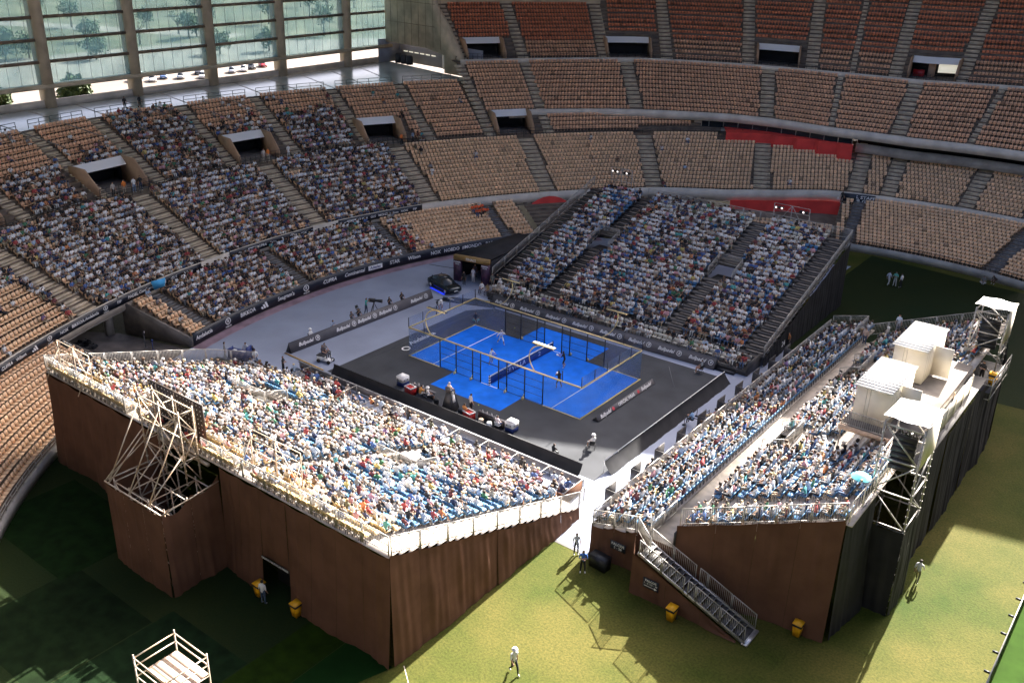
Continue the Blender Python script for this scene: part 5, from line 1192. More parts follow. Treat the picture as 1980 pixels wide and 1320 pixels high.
def fold_chair(p, rz, label, white=False):
    t = empty('folding_chair', p, rz, label, 'chair'); m = MB(); m.box(-.22, -.2, .43, .22, .2, .46); m.build('seat', M['white' if white else 'blackm'], t)
    m = MB(); m.slab([(-.22, -.2, .55), (.22, -.2, .55), (.2, -.27, .85), (-.2, -.27, .85)], (0, 1, 0), .02); m.build('backrest', M['white' if white else 'blackm'], t)
    for s in (-1, 1): m = MB(); m.bar((s*.22, .22, 0), (s*.22, -.27, .85), .025); m.bar((s*.22, -.25, 0), (s*.22, .15, .44), .025); m.build('side_frame', M['blackm'], t)
fold_chair((-19.75, -8.9, 0), R_(-90), 'folding chair of the ball boy in white at the left end board'); fold_chair((-21.6, -.7, 0), R_(-80), 'empty folding chair behind the cameraman in teal'); fold_chair((-15.9, 5.9, 0), R_(-70), 'folding chair of the bending ball boy beyond the court glass')
fold_chair((13.7, 10.0, 0), R_(60), 'folding chair of the line judge in stripes, right end'); fold_chair((13.55, -8.5, 0), R_(30), 'folding chair of the seated ball boy at the shadow edge'); fold_chair((5.7, -10.9, 0), R_(0), 'light chair of the player seated at the right bench', True)
fold_chair((-15.3, 12.5, 0), R_(-180), 'white armchair at the far left of the far stand', True); fold_chair((-14.4, 12.4, 0), R_(-170), 'second white armchair beside it at the far stand', True)
# scooter
sct = empty('mobility_scooter', (-15.2, -11.2, 0), R_(-75), 'white electric buggy carrying two people at the left end of the black barrier', 'scooter')
m = MB(); m.box(-.35, -.7, .25, .35, -.05, .6); m.box(-.35, -.05, .2, .35, .75, .3); m.build('body', M['white'], sct); m = MB(); m.box(-.3, -.75, .6, .3, .1, .7); m.build('seat', M['plyd'], sct)
m = MB(); m.bar((0, .75, .3), (0, .55, 1.05), .06); m.bar((-.3, .55, 1.05), (.3, .55, 1.05), .05); m.build('handlebar', M['blackm'], sct)
for x in (-.38, .38):
    for y in (-.5, .62): m = MB(); m.tube([(x-.06, y, .18), (x+.06, y, .18)], .18, 12); m.build('wheel', M['tyre'], sct)
# tv camera, desk
tv = empty('television_camera', (-20.4, .5, 0), R_(-65), 'large black television camera on a tripod behind the left board', 'camera')
m = MB()
for k in range(3): a = k*2.09; m.bar((math.cos(a)*.5, math.sin(a)*.5, 0), (0, 0, 1.2), .06)
m.build('tripod', M['blackm'], tv); m = MB(); m.box(-.17, -.55, 1.25, .17, .15, 1.6); m.build('camera_body', M['blackm'], tv); m = MB(); m.tube([(0, .15, 1.43), (0, .75, 1.43), (0, .95, 1.43)], [.13, .17, .2], 10); m.build('lens', M['blackm'], tv)
dk2 = empty('commentary_desk', (-21.9, -15.9, 0), R_(15), 'navy commentary desk with raised back panels left of the sunlit stand', 'desk')
m = MB(); m.box(-1.1, -.4, .72, 1.1, .4, .78); m.build('desk_top', M['navy'], dk2); m = MB(); m.box(-1.1, -.42, 0, 1.1, -.38, .95); m.box(-1.12, -.42, 0, -1.08, .4, .95); m.box(1.08, -.42, 0, 1.12, .4, 1.5); m.build('panel', M['navy'], dk2)
m = MB(); m.box(-.8, -.1, .785, -.4, .15, .80); m.box(.2, -.1, .785, .6, .15, .8); m.build('paper', M['letter'], dk2)
m = MB(); m.box(-2.6, -1.6, .0, 2.4, -.6, .45); tag(m.build('equipment_case', M['blackm'], loc=(-20.6, -16.6, 0), rz=R_(10)), 'long low black case between the railing and the commentary desk', 'case')
m = MB()
for k in range(40): a = k*.7; m.tube([(-.9+2*math.cos(a)*(.4+.03*(k % 9)), math.sin(a*1.3)*1.1, .15+.12*math.sin(k)+.25*math.exp(-((k-20)/9)**2)), (-.9+2*math.cos(a+.7)*(.5), math.sin(a*1.3+.9)*1.1, .25)], .11, 5)
tag(m.build('tarpaulin_heap', M['drapek'], loc=(-34.5, -24.3, 0)), 'dark heap of tarpaulin and nets in the tunnel mouth', 'tarpaulin')
for k, (x, y) in enumerate([(-30.9, -20.3), (-29.8, -20.2)]): m = MB(); m.tube([(0, 0, 0), (0, 0, 1.5-.5*k)], .04, 6); m.lathe([(.2, 0), (.2, .04)], n=10); m.tube([(0, 0, 1.45-.5*k), (.1, 0, 1.75-.6*k)], .1, 8); tag(m.build('fan_stand', M['board' if k == 0 else 'navy'], loc=(x, y, 0)), ['tall grey stand by the tunnel cheek wall', 'short blue stand by the tunnel cheek wall'][k], 'stand')
m = MB(); m.slab([(0, 0, 0), (1.5, 0, .12), (1.35, 0, -.75), (.25, 0, -.95)], (0, -1, 0), .02); p = W(194.9, float(d2f(194.9))-.35, 0)
tag(m.build('flag', mat('sky_blue_flag', (.07, .42, .80), .7, 0), loc=(p[0], p[1], 4.6), rz=R_(75)), 'sky-blue flag hung over the black board of the middle bank', 'flag')
bp = empty('stanchion_barrier', (17.4, .8, 0), label='black posts and straps penning the chair beside the right barrier', cat='barrier')
for x, y in ((0, -.9), (1.2, -.9), (1.2, 1.2), (0.1, 1.2)): m = MB(); m.lathe([(.18, 0), (.18, .03), (.03, .05), (.03, 1.0)], x, y, 10); m.build('post', M['blackm'], bp)
m = MB(); m.bar((0, -.9, .95), (1.2, -.9, .95), .03, .06); m.bar((1.2, -.9, .95), (1.2, 1.2, .95), .03, .06); m.build('strap', M['blackm'], bp)
# low fence at the right edge
rf = empty('pitch_side_boards', (45.3, -10, 0), label='low dark boards with pale top rail at the right edge of the grass', cat='fence')
for k in range(12): m = MB(); y = -20+2.05*k; m.box(-.03, y-.0, 0, .03, y+1.95, .85); m.bar((-.05, y+.98, .0), (-.45, y+.98, .0), .1); o = m.build('fence_panel', M['ad'], rf); o.location = (0, 10, 0)
m = MB(); m.bar((0, -20, .88), (0, 4.6, .88), .07); o = m.build('top_rail', M['steel'], rf); o.location = (0, 10, 0)
sheet('green_runoff', [(45.4, -24), (60, -24), (60, 8), (45.2, 8)], -.005, mat('bright_green_floor', (.022, .050, .006), .95, .1, 1, spec=.08))
# ---------------------------------------------------------------- people
TAG = ['skin', 'shirt', 'trouser', 'shoe', 'hair', 'shin', 'dark']
def skel(pose, rgv=None, fingers=False):
    """returns nodes [(p, r)], edges [(a,b,tag)]; facing +y, floor z=0"""
    N = []; E = []; j = lambda p, r: (N.append((p, r)), len(N)-1)[1]
    q = pose; hp = q.get('hip', (0, 0, .93)); lean = q.get('lean', 0.0); tilt = q.get('side', 0)
    hx, hy, hz = hp; c, s = math.cos(lean), math.sin(lean)
    up = lambda h, x=0, y=0: (hx+x+tilt*h, hy+y*c+h*s, hz+h*c-y*s)
    pel = j(hp, .135); w_ = j(up(.2), .125); ch = j(up(.40), .150); nk = j(up(.545), .058)
    E += [(pel, w_, 1), (w_, ch, 1), (ch, nk, 1)]
    hl = q.get('head', 0.0); base = up(.545)
    hd = j((base[0], base[1]+.03+.13*math.sin(hl), base[2]+.125*math.cos(hl)), .110); cr = j((base[0], base[1]+.015+.22*math.sin(hl), base[2]+.228*math.cos(hl)), .097)
    E += [(nk, hd, 0), (hd, cr, 0)]
    for sd in (-1, 1):
        sh = j(up(.46, sd*.18), .068); E.append((ch, sh, 1)); k = 'L' if sd < 0 else 'R'
        el = q.get('el'+k, None); ha = q.get('ha'+k, None); S_ = up(.46, sd*.18)
        el = (S_[0]+el[0]*sd, S_[1]+el[1], S_[2]+el[2]); ha = (S_[0]+ha[0]*sd, S_[1]+ha[1], S_[2]+ha[2])
        e = j(el, .046); mid = tuple(np.array(S_)*.45+np.array(el)*.55); h = j(ha, .034); E += [(sh, e, 1), (e, h, 0)]
        d = np.array(ha)-np.array(el); d /= np.linalg.norm(d)+1e-6; pm = tuple(np.array(ha)+d*.07); pl = j(pm, .032); E.append((h, pl, 0))
        if fingers:
            sdv = np.cross(d, [0, 0, 1.]); sdv /= np.linalg.norm(sdv)+1e-6
            for f_, (o_, L_) in enumerate(((-.028, .062), (-.010, .075), (.010, .070), (.028, .052))):
                a = j(tuple(np.array(pm)+d*L_*.55+sdv*o_), .0095); b = j(tuple(np.array(pm)+d*L_+sdv*o_*1.1-np.array([0, 0, .018])), .008); E += [(pl, a, 0), (a, b, 0)]
            a = j(tuple(np.array(ha)+d*.03+sdv*sd*.045), .011); b = j(tuple(np.array(ha)+d*.07+sdv*sd*.055-np.array([0, 0, .01])), .009); E += [(h, a, 0), (a, b, 0)]
        hipj = j((hx+sd*.085, hy, hz-.03), .098); E.append((pel, hipj, 2))
        kn = q['kn'+k]; an = q['an'+k]; kn = (sd*kn[0], kn[1], kn[2]); an = (sd*an[0], an[1], an[2])
        K = j(kn, .066); A = j(an, .046); td = q.get('toe'+k, q.get('toe', (.02, .16, -.05))); T_ = j((an[0]+sd*td[0], an[1]+td[1], max(.03, an[2]+td[2])), .040)
        E += [(hipj, K, 2), (K, A, 5), (A, T_, 3)]
    return N, E, dict(head=np.array(N[hd][0]), hands=(ha,))
_pc = {}
def body(key, pose, lvl, fingers=False, jitter=0):
    if (key, lvl, fingers) in _pc: return _pc[(key, lvl, fingers)]
    N, E, info = skel(pose, fingers=fingers); me = bpy.data.meshes.new('p'); me.from_pydata([n[0] for n in N], [(a, b) for a, b, _ in E], [])
    bm = bmesh.new(); bm.from_mesh(me); lay = bm.verts.layers.skin.verify(); bm.verts.ensure_lookup_table()
    for i, n in enumerate(N): bm.verts[i][lay].radius = (n[1], n[1]*(.8 if i in (1, 2) else 1)); bm.verts[i][lay].use_root = (i == 0)
    bm.to_mesh(me); bm.free()
    o = bpy.data.objects.new('p', me); COL.objects.link(o); sk = o.modifiers.new('s', 'SKIN'); sk.use_smooth_shade = True; sk.branch_smoothing = .3
    if lvl: ss = o.modifiers.new('u', 'SUBSURF'); ss.levels = lvl; ss.render_levels = lvl
    dg = bpy.context.evaluated_depsgraph_get(); dg.update(); m2 = bpy.data.meshes.new_from_object(o.evaluated_get(dg))
    V = np.array([v.co[:] for v in m2.vertices]); F = [tuple(p.vertices) for p in m2.polygons]
    bpy.data.objects.remove(o); bpy.data.meshes.remove(me); bpy.data.meshes.remove(m2)
    C_ = np.array([V[list(f)].mean(0) for f in F]); A = np.array([N[a][0] for a, b, _ in E]); B = np.array([N[b][0] for a, b, _ in E]); R = np.array([(N[a][1]+N[b][1])/2 for a, b, _ in E]); tg = np.array([t for *_, t in E])
    d = B-A; L2 = (d**2).sum(1)+1e-9; tt = np.clip(((C_[:, None]-A)*d).sum(2)/L2, 0, 1); dist = np.linalg.norm(C_[:, None]-(A+tt[..., None]*d), axis=2)-R
    T_ = tg[dist.argmin(1)].copy(); hd = info['head']; hm = (np.linalg.norm(C_-hd-[0, 0, .04], axis=1) < .26) & (T_ == 0) & (C_[:, 2] > hd[2]-.09)
    T_[hm & ((C_[:, 2] > hd[2]+.05) | (C_[:, 1] < hd[1]+.01))] = 4
    sz = np.array([len(f) for f in F]); lo = np.array([i for f in F for i in f])
    _pc[(key, lvl, fingers)] = ((V, lo, sz), T_); return _pc[(key, lvl, fingers)]
SIT = dict(hip=(0, -.06, .54), lean=-.08, elL=(.07, .10, -.24), elR=(.07, .10, -.24), haL=(-.06, .34, -.36), haR=(-.06, .34, -.36), knL=(.13, .40, .53), knR=(.13, .40, .53), anL=(.13, .42, .10), anR=(.13, .42, .10))
P = {'sit0': SIT, 'sit1': dict(SIT, lean=.28, head=.3, haL=(-.12, .33, -.22), haR=(-.12, .33, -.22)), 'sit2': dict(SIT, elR=(.10, .12, -.2), haR=(-.1, .2, .02), knL=(.2, .40, .53), anL=(.22, .36, .1)),
     'sit3': dict(SIT, lean=-.16, knR=(.05, .42, .60), anR=(-.08, .62, .42), haL=(-.05, .25, -.3)), 'sit4': dict(SIT, lean=.12, head=-.1, elL=(.14, .05, -.24), haL=(-.1, .22, -.18), anL=(.10, .34, .1), anR=(.16, .52, .1)),
     'stand': dict(elL=(.05, -.02, -.29), elR=(.05, -.02, -.29), haL=(.07, .08, -.53), haR=(.07, .08, -.53), knL=(.11, .02, .5), knR=(.11, .0, .5), anL=(.12, -.02, .09), anR=(.13, -.04, .09)),
     'walk': dict(lean=.05, elL=(.06, -.12, -.26), haL=(.05, -.08, -.5), elR=(.06, .08, -.27), haR=(.03, .25, -.44), knL=(.10, .24, .52), anL=(.10, .30, .09), knR=(.10, .0, .49), anR=(.10, -.30, .14)),
     'arms': dict(elL=(.09, .06, -.26), elR=(.09, .06, -.26), haL=(-.18, .22, -.20), haR=(-.18, .24, -.24), knL=(.12, .02, .5), knR=(.12, .0, .5), anL=(.14, -.02, .09), anR=(.14, -.02, .09)),
     'photo': dict(lean=.1, elL=(.10, .14, -.2), elR=(.10, .14, -.2), haL=(-.12, .32, .05), haR=(-.10, .24, .06), knL=(.12, .05, .5), knR=(.12, -.02, .5), anL=(.15, .05, .09), anR=(.15, -.1, .09)),
     'lunge': dict(hip=(0, 0, .82), lean=.35, elL=(.18, .12, -.12), haL=(.15, .33, -.05), elR=(.20, .05, -.18), haR=(.30, .28, -.20), knL=(.18, .30, .48), anL=(.24, .26, .09), knR=(.14, -.14, .42), anR=(.22, -.42, .13)),
     'ready': dict(hip=(0, 0, .86), lean=.25, elL=(.08, .16, -.2), haL=(-.08, .36, -.16), elR=(.08, .14, -.2), haR=(-.02, .40, -.14), knL=(.18, .14, .47), anL=(.24, -.02, .09), knR=(.18, .14, .47), anR=(.24, -.02, .09)),
     'bend': dict(hip=(0, 0, .56), lean=.9, head=.5, elL=(.02, .10, -.24), haL=(-.02, .18, -.42), elR=(.02, .10, -.24), haR=(-.02, .18, -.42), knL=(.14, .38, .52), anL=(.15, .38, .09), knR=(.14, .38, .52), anR=(.15, .38, .09)),
     'ground': dict(hip=(0, 0, .16), lean=.1, elL=(.10, .12, -.2), haL=(-.05, .26, -.32), elR=(.10, .12, -.2), haR=(-.05, .26, -.32), knL=(.34, .28, .22), anL=(.08, .38, .08), knR=(.34, .28, .22), anR=(.05, .30, .08))}
SK = np.array([(.42, .24, .16), (.34, .19, .125), (.5, .30, .21), (.22, .12, .08), (.46, .27, .19)])
HA = [('dark-haired', (.025, .017, .012), 5), ('brown-haired', (.08, .045, .025), 3), ('fair-haired', (.26, .17, .08), .8), ('grey-haired', (.25, .24, .23), .8), ('white-capped', (.62, .61, .59), .7), ('straw-hatted', (.52, .42, .25), .7), ('dark-capped', (.03, .04, .07), .8)]
CL = [('white', (.78, .77, .76), 30), ('cream', (.48, .42, .34), 7), ('light blue', (.34, .47, .66), 9), ('navy', (.03, .045, .12), 10), ('black', (.02, .02, .022), 14), ('grey', (.22, .22, .23), 8), ('red', (.45, .04, .04), 4), ('pink', (.62, .30, .34), 5), ('dark red', (.16, .03, .035), 3), ('green', (.05, .22, .10), 2.5), ('teal', (.05, .38, .38), 2), ('yellow', (.65, .50, .10), 1.6), ('orange', (.66, .22, .05), 1.4), ('purple', (.20, .11, .28), 1.8), ('blue', (.05, .14, .42), 5), ('olive', (.13, .13, .07), 3), ('brown', (.15, .085, .05), 3)]
TR = [('jeans', (.08, .13, .24), 6), ('dark trousers', (.025, .025, .03), 8), ('beige trousers', (.38, .31, .22), 5), ('white trousers', (.66, .66, .65), 3), ('grey trousers', (.16, .16, .17), 3)]
def pick(L, n, boost=None):
    w_ = np.array([x[2] for x in L], float)
    if boost: w_ = w_*np.array([boost.get(x[0], 1) for x in L])
    return rng.choice(len(L), n, p=w_/w_.sum())
def cols_for(n, boost=None):
    sh = pick(CL, n, boost); ha = pick(HA, n); tr = pick(TR, n, {'beige trousers': 1.6, 'white trousers': 1.8} if boost else None); sk = SK[rng.integers(0, 5, n)]
    j = rng.uniform(.82, 1.12, (n, 1)); CLc = np.array([c[1] for c in CL])[sh]*j; CLc = CLc*.8+CLc.mean(1, keepdims=True)*.2; HAc = np.array([c[1] for c in HA])[ha]; TRc = np.array([c[1] for c in TR])[tr]
    short = rng.random(n) < .35; shin = np.where(short[:, None], sk, TRc); shoe = np.where(rng.random((n, 1)) < .5, .6, .04)*np.ones((n, 3))
    return np.stack([sk, CLc, TRc, shoe, HAc, shin, sk*0+.02], 1), sh, ha, tr, short   # n,7,3
def rotz(a):
    a = np.asarray(a); R = np.zeros((len(a), 3, 3)); R[:, 0, 0] = np.cos(a); R[:, 0, 1] = -np.sin(a); R[:, 1, 0] = np.sin(a); R[:, 1, 1] = np.cos(a); R[:, 2, 2] = 1; return R
def proj(p):
    d = np.asarray(p, float)-np.array(CAMP); x = d@_r; y = d@_u; z = d@_f; return np.stack([990+FPX*x/z, 660-FPX*y/z, z], -1)
# chairs ---------------------------------------------------
def tmpl(fn):
    m = MB(); fn(m); return (np.concatenate(m.v), np.concatenate(m.l), np.concatenate(m.n))
def seat_geo(m, legs=False):
    V = [(-.21, -.18, .40), (.21, -.18, .40), (.22, .20, .42), (-.22, .20, .42), (-.20, -.17, .45), (.20, -.17, .45), (.21, .21, .47), (-.21, .21, .47)]; m.faces(V, BF)
    B = [(-.19, .42), (.19, .42), (.23, .70), (.17, .82), (-.17, .82), (-.23, .70)]; y = lambda z: -.17-(z-.42)*.28
    V = [(a, y(z), z) for a, z in B]+[(a, y(z)-.05, z) for a, z in B]; F = [(0, 1, 2, 3, 4, 5), (11, 10, 9, 8, 7, 6)]+[(i, 6+i, 6+(i+1) % 6, (i+1) % 6) for i in range(6)]; m.faces(V, F)
    if legs:
        for s in (-1, 1): m.bar((s*.19, .17, 0), (s*.19, .15, .42), .03); m.bar((s*.19, -.2, 0), (s*.19, -.15, .42), .03)
    else: m.box(-.04, -.2, .05, .04, -.1, .41)
G_SEAT = tmpl(lambda m: seat_geo(m)); G_CH = tmpl(lambda m: seat_geo(m, True))
SEATC = {'tan': (.90, .60, .37), 'tan_m': (.86, .51, .315), 'rust': (.70, .235, .115), 'blue': (.055, .16, .31), 'beige': (.60, .44, .22), 'cream': (.55, .53, .46), 'white': (.65, .65, .63)}
def seat_mass(name, geo, recs, cols, label, cat):
    if not len(recs): return
    r = np.array(recs, float); m = MB(); nf = len(geo[2]); c = np.repeat(np.array(cols)[:, None, :], nf, 1)*rng.uniform(.84, 1.1, (len(r), 1, 1))*np.where(rng.random((len(r), 1, 1)) < .012, .55, 1); 
    if geo is G_CH: c[:, -24:] = (.05, .05, .055)
    m.inst(geo, rotz(r[:, 3]), r[:, :3], c); tag(m.build(name, M['attg']), label, cat, kind='stuff')
# bowl seat records
sr = np.array([(s[4], s[5], s[6], s[7]) for s in SEATS]); st_ = np.array([s[0] for s in SEATS]); srow = np.array([s[1] for s in SEATS]); sphi = np.array([s[3] for s in SEATS]); sidx = np.array([s[2] for s in SEATS])
pp = proj(sr[:, :3]); vis = (pp[:, 0] > -25) & (pp[:, 0] < 2005) & (pp[:, 1] > -25) & (pp[:, 1] < 1345); sr, st_, srow, sphi, pp, sidx = sr[vis], st_[vis], srow[vis], sphi[vis], pp[vis], sidx[vis]
sc_ = np.zeros((len(sr), 3)); t_rust = (st_ == 4) & (srow >= 4)
sc_[:] = SEATC['tan']; sc_[(st_ == 3) | (st_ == 5) | (st_ == 6)] = SEATC['tan_m']; sc_[t_rust] = SEATC['rust']; sc_[(st_ == 4) & (srow < 4)] = (.76, .42, .25); sc_[(st_ == 5)] = (.84, .48, .29)
hid = (pp[:, 1] > 690) & (pp[:, 0] > 98+(pp[:, 1]-700)*.22)
hidN = (pp[:, 1] > 470) & (pp[:, 0] > 1000) & (pp[:, 0] < 1640)
order = np.argsort(np.where(hid | hidN | (st_ > 2), 1e9, pp[:, 2]))[:300]; ind = np.zeros(len(sr), bool); ind[order] = True
protoS = {}
def seat_obj(geo, col, mt='attg', name='stadium_seat'):
    m = MB(); m.raw(geo[0], geo[1], geo[2], np.tile(np.array(col), (len(geo[2]), 1)) if geo is not G_CH else np.vstack([np.tile(np.array(col), (len(geo[2])-24, 1)), np.tile(np.array((.05, .05, .055)), (24, 1))])); return m.mesh(name, M[mt])
me_ = seat_obj(G_SEAT, SEATC['tan']); rowcount = {}
left = sorted(order, key=lambda i: (srow[i], sidx[i]))
for i in left:
    bank = ('left-edge lower bank' if sphi[i] > 205 else 'lower bank behind the logo board') if st_[i] == 1 else ('left-edge middle bank' if sphi[i] > 201.9 else 'middle bank right of the first stairs'); k = (bank, int(srow[i])); rowcount[k] = rowcount.get(k, 0)+1
    o = bpy.data.objects.new('stadium_seat', me_); COL.objects.link(o); o.location = sr[i, :3]; o.rotation_euler = (0, 0, sr[i, 3])
    tag(o, f'beige seat, {ordw(rowcount[k])} from the right, {ordw(k[1]+1)} row up, {bank}', 'seat', 'beige bowl seats')
seat_mass('stadium_seats', G_SEAT, sr[~ind], sc_[~ind], 'thousands of beige to rust-red seats filling the curved banks', 'seats')
# stand chairs
cr = np.array([(s[3], s[4], s[5], s[6]) for s in STS]); csid = [s[0] for s in STS]; ck = [s[8] for s in STS]; cp = proj(cr[:, :3])
extra = []
for k in range(7):     # front-box chairs of the far stand
    for i in range(8):
        for rr_ in range(2): x = -13.6+k*4.6+i*.55; extra.append((x, 12.75+rr_*.95, .5, math.pi)) if x < 17 else None
SNAME = {'S': 'sunlit stand', 'N': 'far stand', 'A': 'low right-hand section', 'B': 'right-hand stand'}
occ = np.array([{'S': .93, 'N': .94, 'A': .9, 'B': .93}[s] for s in csid])
rows_ = np.array([s[1] for s in STS]); idx_ = np.array([s[2] for s in STS]); nr_ = np.array([s[7] for s in STS]); xs_, ys_ = cr[:, 0], cr[:, 1]
S_ = np.array([c == 'S' for c in csid]); B_ = np.array([c == 'B' for c in csid]); A_ = np.array([c == 'A' for c in csid]); N_ = np.array([c == 'N' for c in csid])
occ[S_ & (xs_ > 5.8) & (rows_ >= 9) & (rows_ < 17)] = .72; occ[S_ & (rows_ == 9)] *= .5; occ[S_ & (rows_ == 13)] *= .75; occ[S_ & (rows_ >= 22)] = .45; occ[S_ & (xs_ > 15)] *= .7; occ[S_ & (rows_ == 4) & (xs_ < 4)] *= .6
occ[B_ & (ys_ < -9) & (rows_ > 1) & (rows_ < 9)] = .72; occ[B_ & (ys_ < -17.2)] = .93; occ[B_ & (rows_ > 6) & (ys_ > -8.4) & (ys_ < 7.4)] = 0; occ[B_ & (ys_ > -9) & (ys_ < 0) & (rows_ == 0)] = .9
occ[N_ & (rows_ > 20)] = .78
cabin = B_ & (xs_ > 32.2) & (ys_ > -8.4) & (ys_ < 7.4)
keep = ~cabin
seated = (rng.random(len(cr)) < occ) & keep
cc = np.array([SEATC[k] for k in ck]); dist = np.where(keep, cp[:, 2], 1e9)
inframe = (cp[:, 0] > 0) & (cp[:, 0] < 1980) & (cp[:, 1] > 0) & (cp[:, 1] < 1320)
oc = np.argsort(np.where(inframe, dist, 1e9))[:300]; indc = np.zeros(len(cr), bool); indc[oc] = True
cm = {k: seat_obj(G_CH, SEATC[k], name='stand_chair') for k in set(ck)}
for i in oc:
    o = bpy.data.objects.new('stand_chair', cm[ck[i]]); COL.objects.link(o); o.location = cr[i, :3]; o.rotation_euler = (0, 0, cr[i, 3])
    tag(o, f'{ck[i]} chair, {ordw(int(idx_[i])+1)} place, {ordw(int(nr_[i]-rows_[i]))} row from the back, {SNAME[csid[i]]}', 'chair', 'chairs of the temporary stands')
rest = (~indc) & keep
seat_mass('stand_chairs', G_CH, np.vstack([cr[rest], np.array(extra)]), np.vstack([cc[rest], np.tile(SEATC['cream'], (len(extra), 1))]), 'blue and cream chairs of the temporary stands, mostly taken', 'chairs')
# ---- spectators
def occ_bowl(t, r, f):
    if t == 1:
        if f > 206: return .0
        if f > 194.9: return .22
        if f > 165.6: return .94
        if f > 161.5: return .45
        return .0
    if t == 2:
        if f > 204: return .85 if r >= 7 else .05
        if f > 202.3: return .8 if r >= 2 else .6
        if f > 172.3: return .94
        if f > 157.3: return .90
        if f > 154.6: return .45*(f-154)/3
        return .004
    if t == 3:
        if f > 189: return .78 if r < 6 else .05
        if f > 183: return .82 if r < 6 else (.3 if r < 8 else .06)
        if f > 174.8: return .92 if r < 10 else .55
        if f > 167.6: return .88 if r < 7 else (.25 if r < 9 else .06)
        if f > 159.6: return .90 if r < 8 else (.4 if r < 9 else .05)
        if f > 152: return .35 if r < 2 else .02
        return .002
    return 0
po = np.array([occ_bowl(a, b, c) for a, b, c in zip(st_, srow, sphi)]); sb = (rng.random(len(sr)) < po) & ~hid & ~hidN
if True:
    bx_ = sr[sb]; pr_ = []
ST_KEYS = ['sit0', 'sit1', 'sit2', 'sit3', 'sit4']
def crowd_mass(name, rec, label, boost=None, lvl=0, forced=None, cat='crowd'):
    n = len(rec); c, *_x = cols_for(n, boost)
    if forced is not None: c[:, 1] = np.array(forced)*rng.uniform(.9, 1.1, (n, 1))
    kk = rng.integers(0, 5, n); m = MB()
    for k in range(5):
        s = kk == k
        if not s.any(): continue
        G, T_ = body(ST_KEYS[k], P[ST_KEYS[k]], lvl); sc = rng.uniform(.86, 1.02, (s.sum(), 1, 1)); rz = rec[s, 3]+rng.normal(0, .32, s.sum()); loc = rec[s, :3]+np.stack([rng.normal(0, .03, s.sum()), rng.normal(0, .03, s.sum()), np.zeros(s.sum())], 1)
        m.inst(G, rotz(rz)*sc, loc, c[s][:, T_])
    o = m.build(name, M['att']); tag(o, label, cat, kind='stuff'); return o
SUN = {'white': 1.35, 'brown': 1.6, 'dark red': 1.3,  'cream': 1.9, 'black': .7, 'light blue': .8, 'pink': 1.3, 'navy': .5, 'blue': .5, 'purple': .4, 'green': .6}
sp = np.where(seated & inframe, dist, 1e9); osp = np.argsort(sp)[:248]; isp = np.zeros(len(cr), bool); isp[osp] = True
crowd_bowl = crowd_mass('spectator_crowd', bx_, 'spectators packed in the curved banks at the left in the shade', {'white': 1.9, 'black': 1.5, 'navy': 1.2, 'light blue': 1.4, 'blue': .8, 'purple': .5, 'yellow': .5, 'grey': 1.2, 'brown': 1.6})
crowd_mass('spectator_crowd', cr[seated & ~isp & N_], 'spectators packing the far stand behind the court', {'white': 1.6, 'black': 1.1, 'navy': 1.0, 'light blue': 1.5, 'blue': 1.3, 'grey': .6, 'brown': .6})
crowd_mass('spectator_crowd', cr[seated & ~isp & (S_ | A_ | B_)], 'the rest of the spectators in the sunlit and right-hand stands', SUN)
# front box guests
g1 = [e for e in extra if rng.random() < .62]; crowd_mass('spectator_crowd', np.array(g1), 'guests on the cream chairs of the dark front boxes below the far stand', {'white': 1.4})
g2 = [(x, -15.4+rng.normal(0, .15), .4, rng.normal(0, .3)) for x in np.arange(-14.5, 16, .62) if rng.random() < .72]+[(x, -16.3, .4, rng.normal(0, .3)) for x in np.arange(-14.5, 16, .62) if rng.random() < .45]
crowd_mass('spectator_crowd', np.array(g2), 'guests seated in the front boxes along the black barrier of the sunlit stand', SUN)
g3 = [(19.3+rng.uniform(0, 1.1), y+rng.normal(0, .15), .35, math.pi/2+rng.normal(0, .3)) for y in np.arange(-14.2, 19.5, .6) if rng.random() < .75]
crowd_mass('spectator_crowd', np.array(g3), 'guests seated in the dark boxes along the front of the right-hand stand', SUN)
og = [tuple(W(152.6-.22*k, float(d2f(152))*(1-.06)-1.1-.85*(k % 2), 2.75-.25*(k % 2)))+(math.atan2(*(lambda n: (n[0], -n[1]))(CN(152.)[1])),) for k in range(8)]
crowd_mass('spectator_group', np.array(og), 'group in bright orange shirts on the top rows of the lower bank', None, forced=(.85, .13, .04))
og = [tuple(W(164.3-.25*(k % 5), 1.2+.85*(k//2), .9+.29*(k//2)))+(math.atan2(*(lambda n: (n[0], -n[1]))(CN(164.)[1])),) for k in range(12)]
crowd_mass('spectator_group', np.array(og), 'people in red and orange shirts beside the stairs of the lower bank', None, forced=(.6, .06, .05))
# individual spectators
c_, sh_, ha_, tr_, short_ = cols_for(len(osp), SUN); shn = [x[0] for x in CL]; han = [x[0] for x in HA]; trn = [x[0] for x in TR]
for q, i in enumerate(osp):
    k = ST_KEYS[rng.integers(0, 5)]; G, T_ = body(k, P[k], 1); m = MB(); m.raw(G[0], G[1], G[2], c_[q][T_]); sc = rng.uniform(.88, 1.02)
    o = bpy.data.objects.new('person', m.mesh('person', M['att'], True)); COL.objects.link(o); o.location = cr[i, :3]; o.rotation_euler = (0, 0, cr[i, 3]+rng.normal(0, .2)); o.scale = (sc, sc, sc)
    tag(o, f'{han[ha_[q]]} spectator in {shn[sh_[q]]} top, {ordw(int(idx_[i])+1)} place, {ordw(int(nr_[i]-rows_[i]))} row from back, {SNAME[csid[i]]}', 'person', 'spectators in the temporary stands')
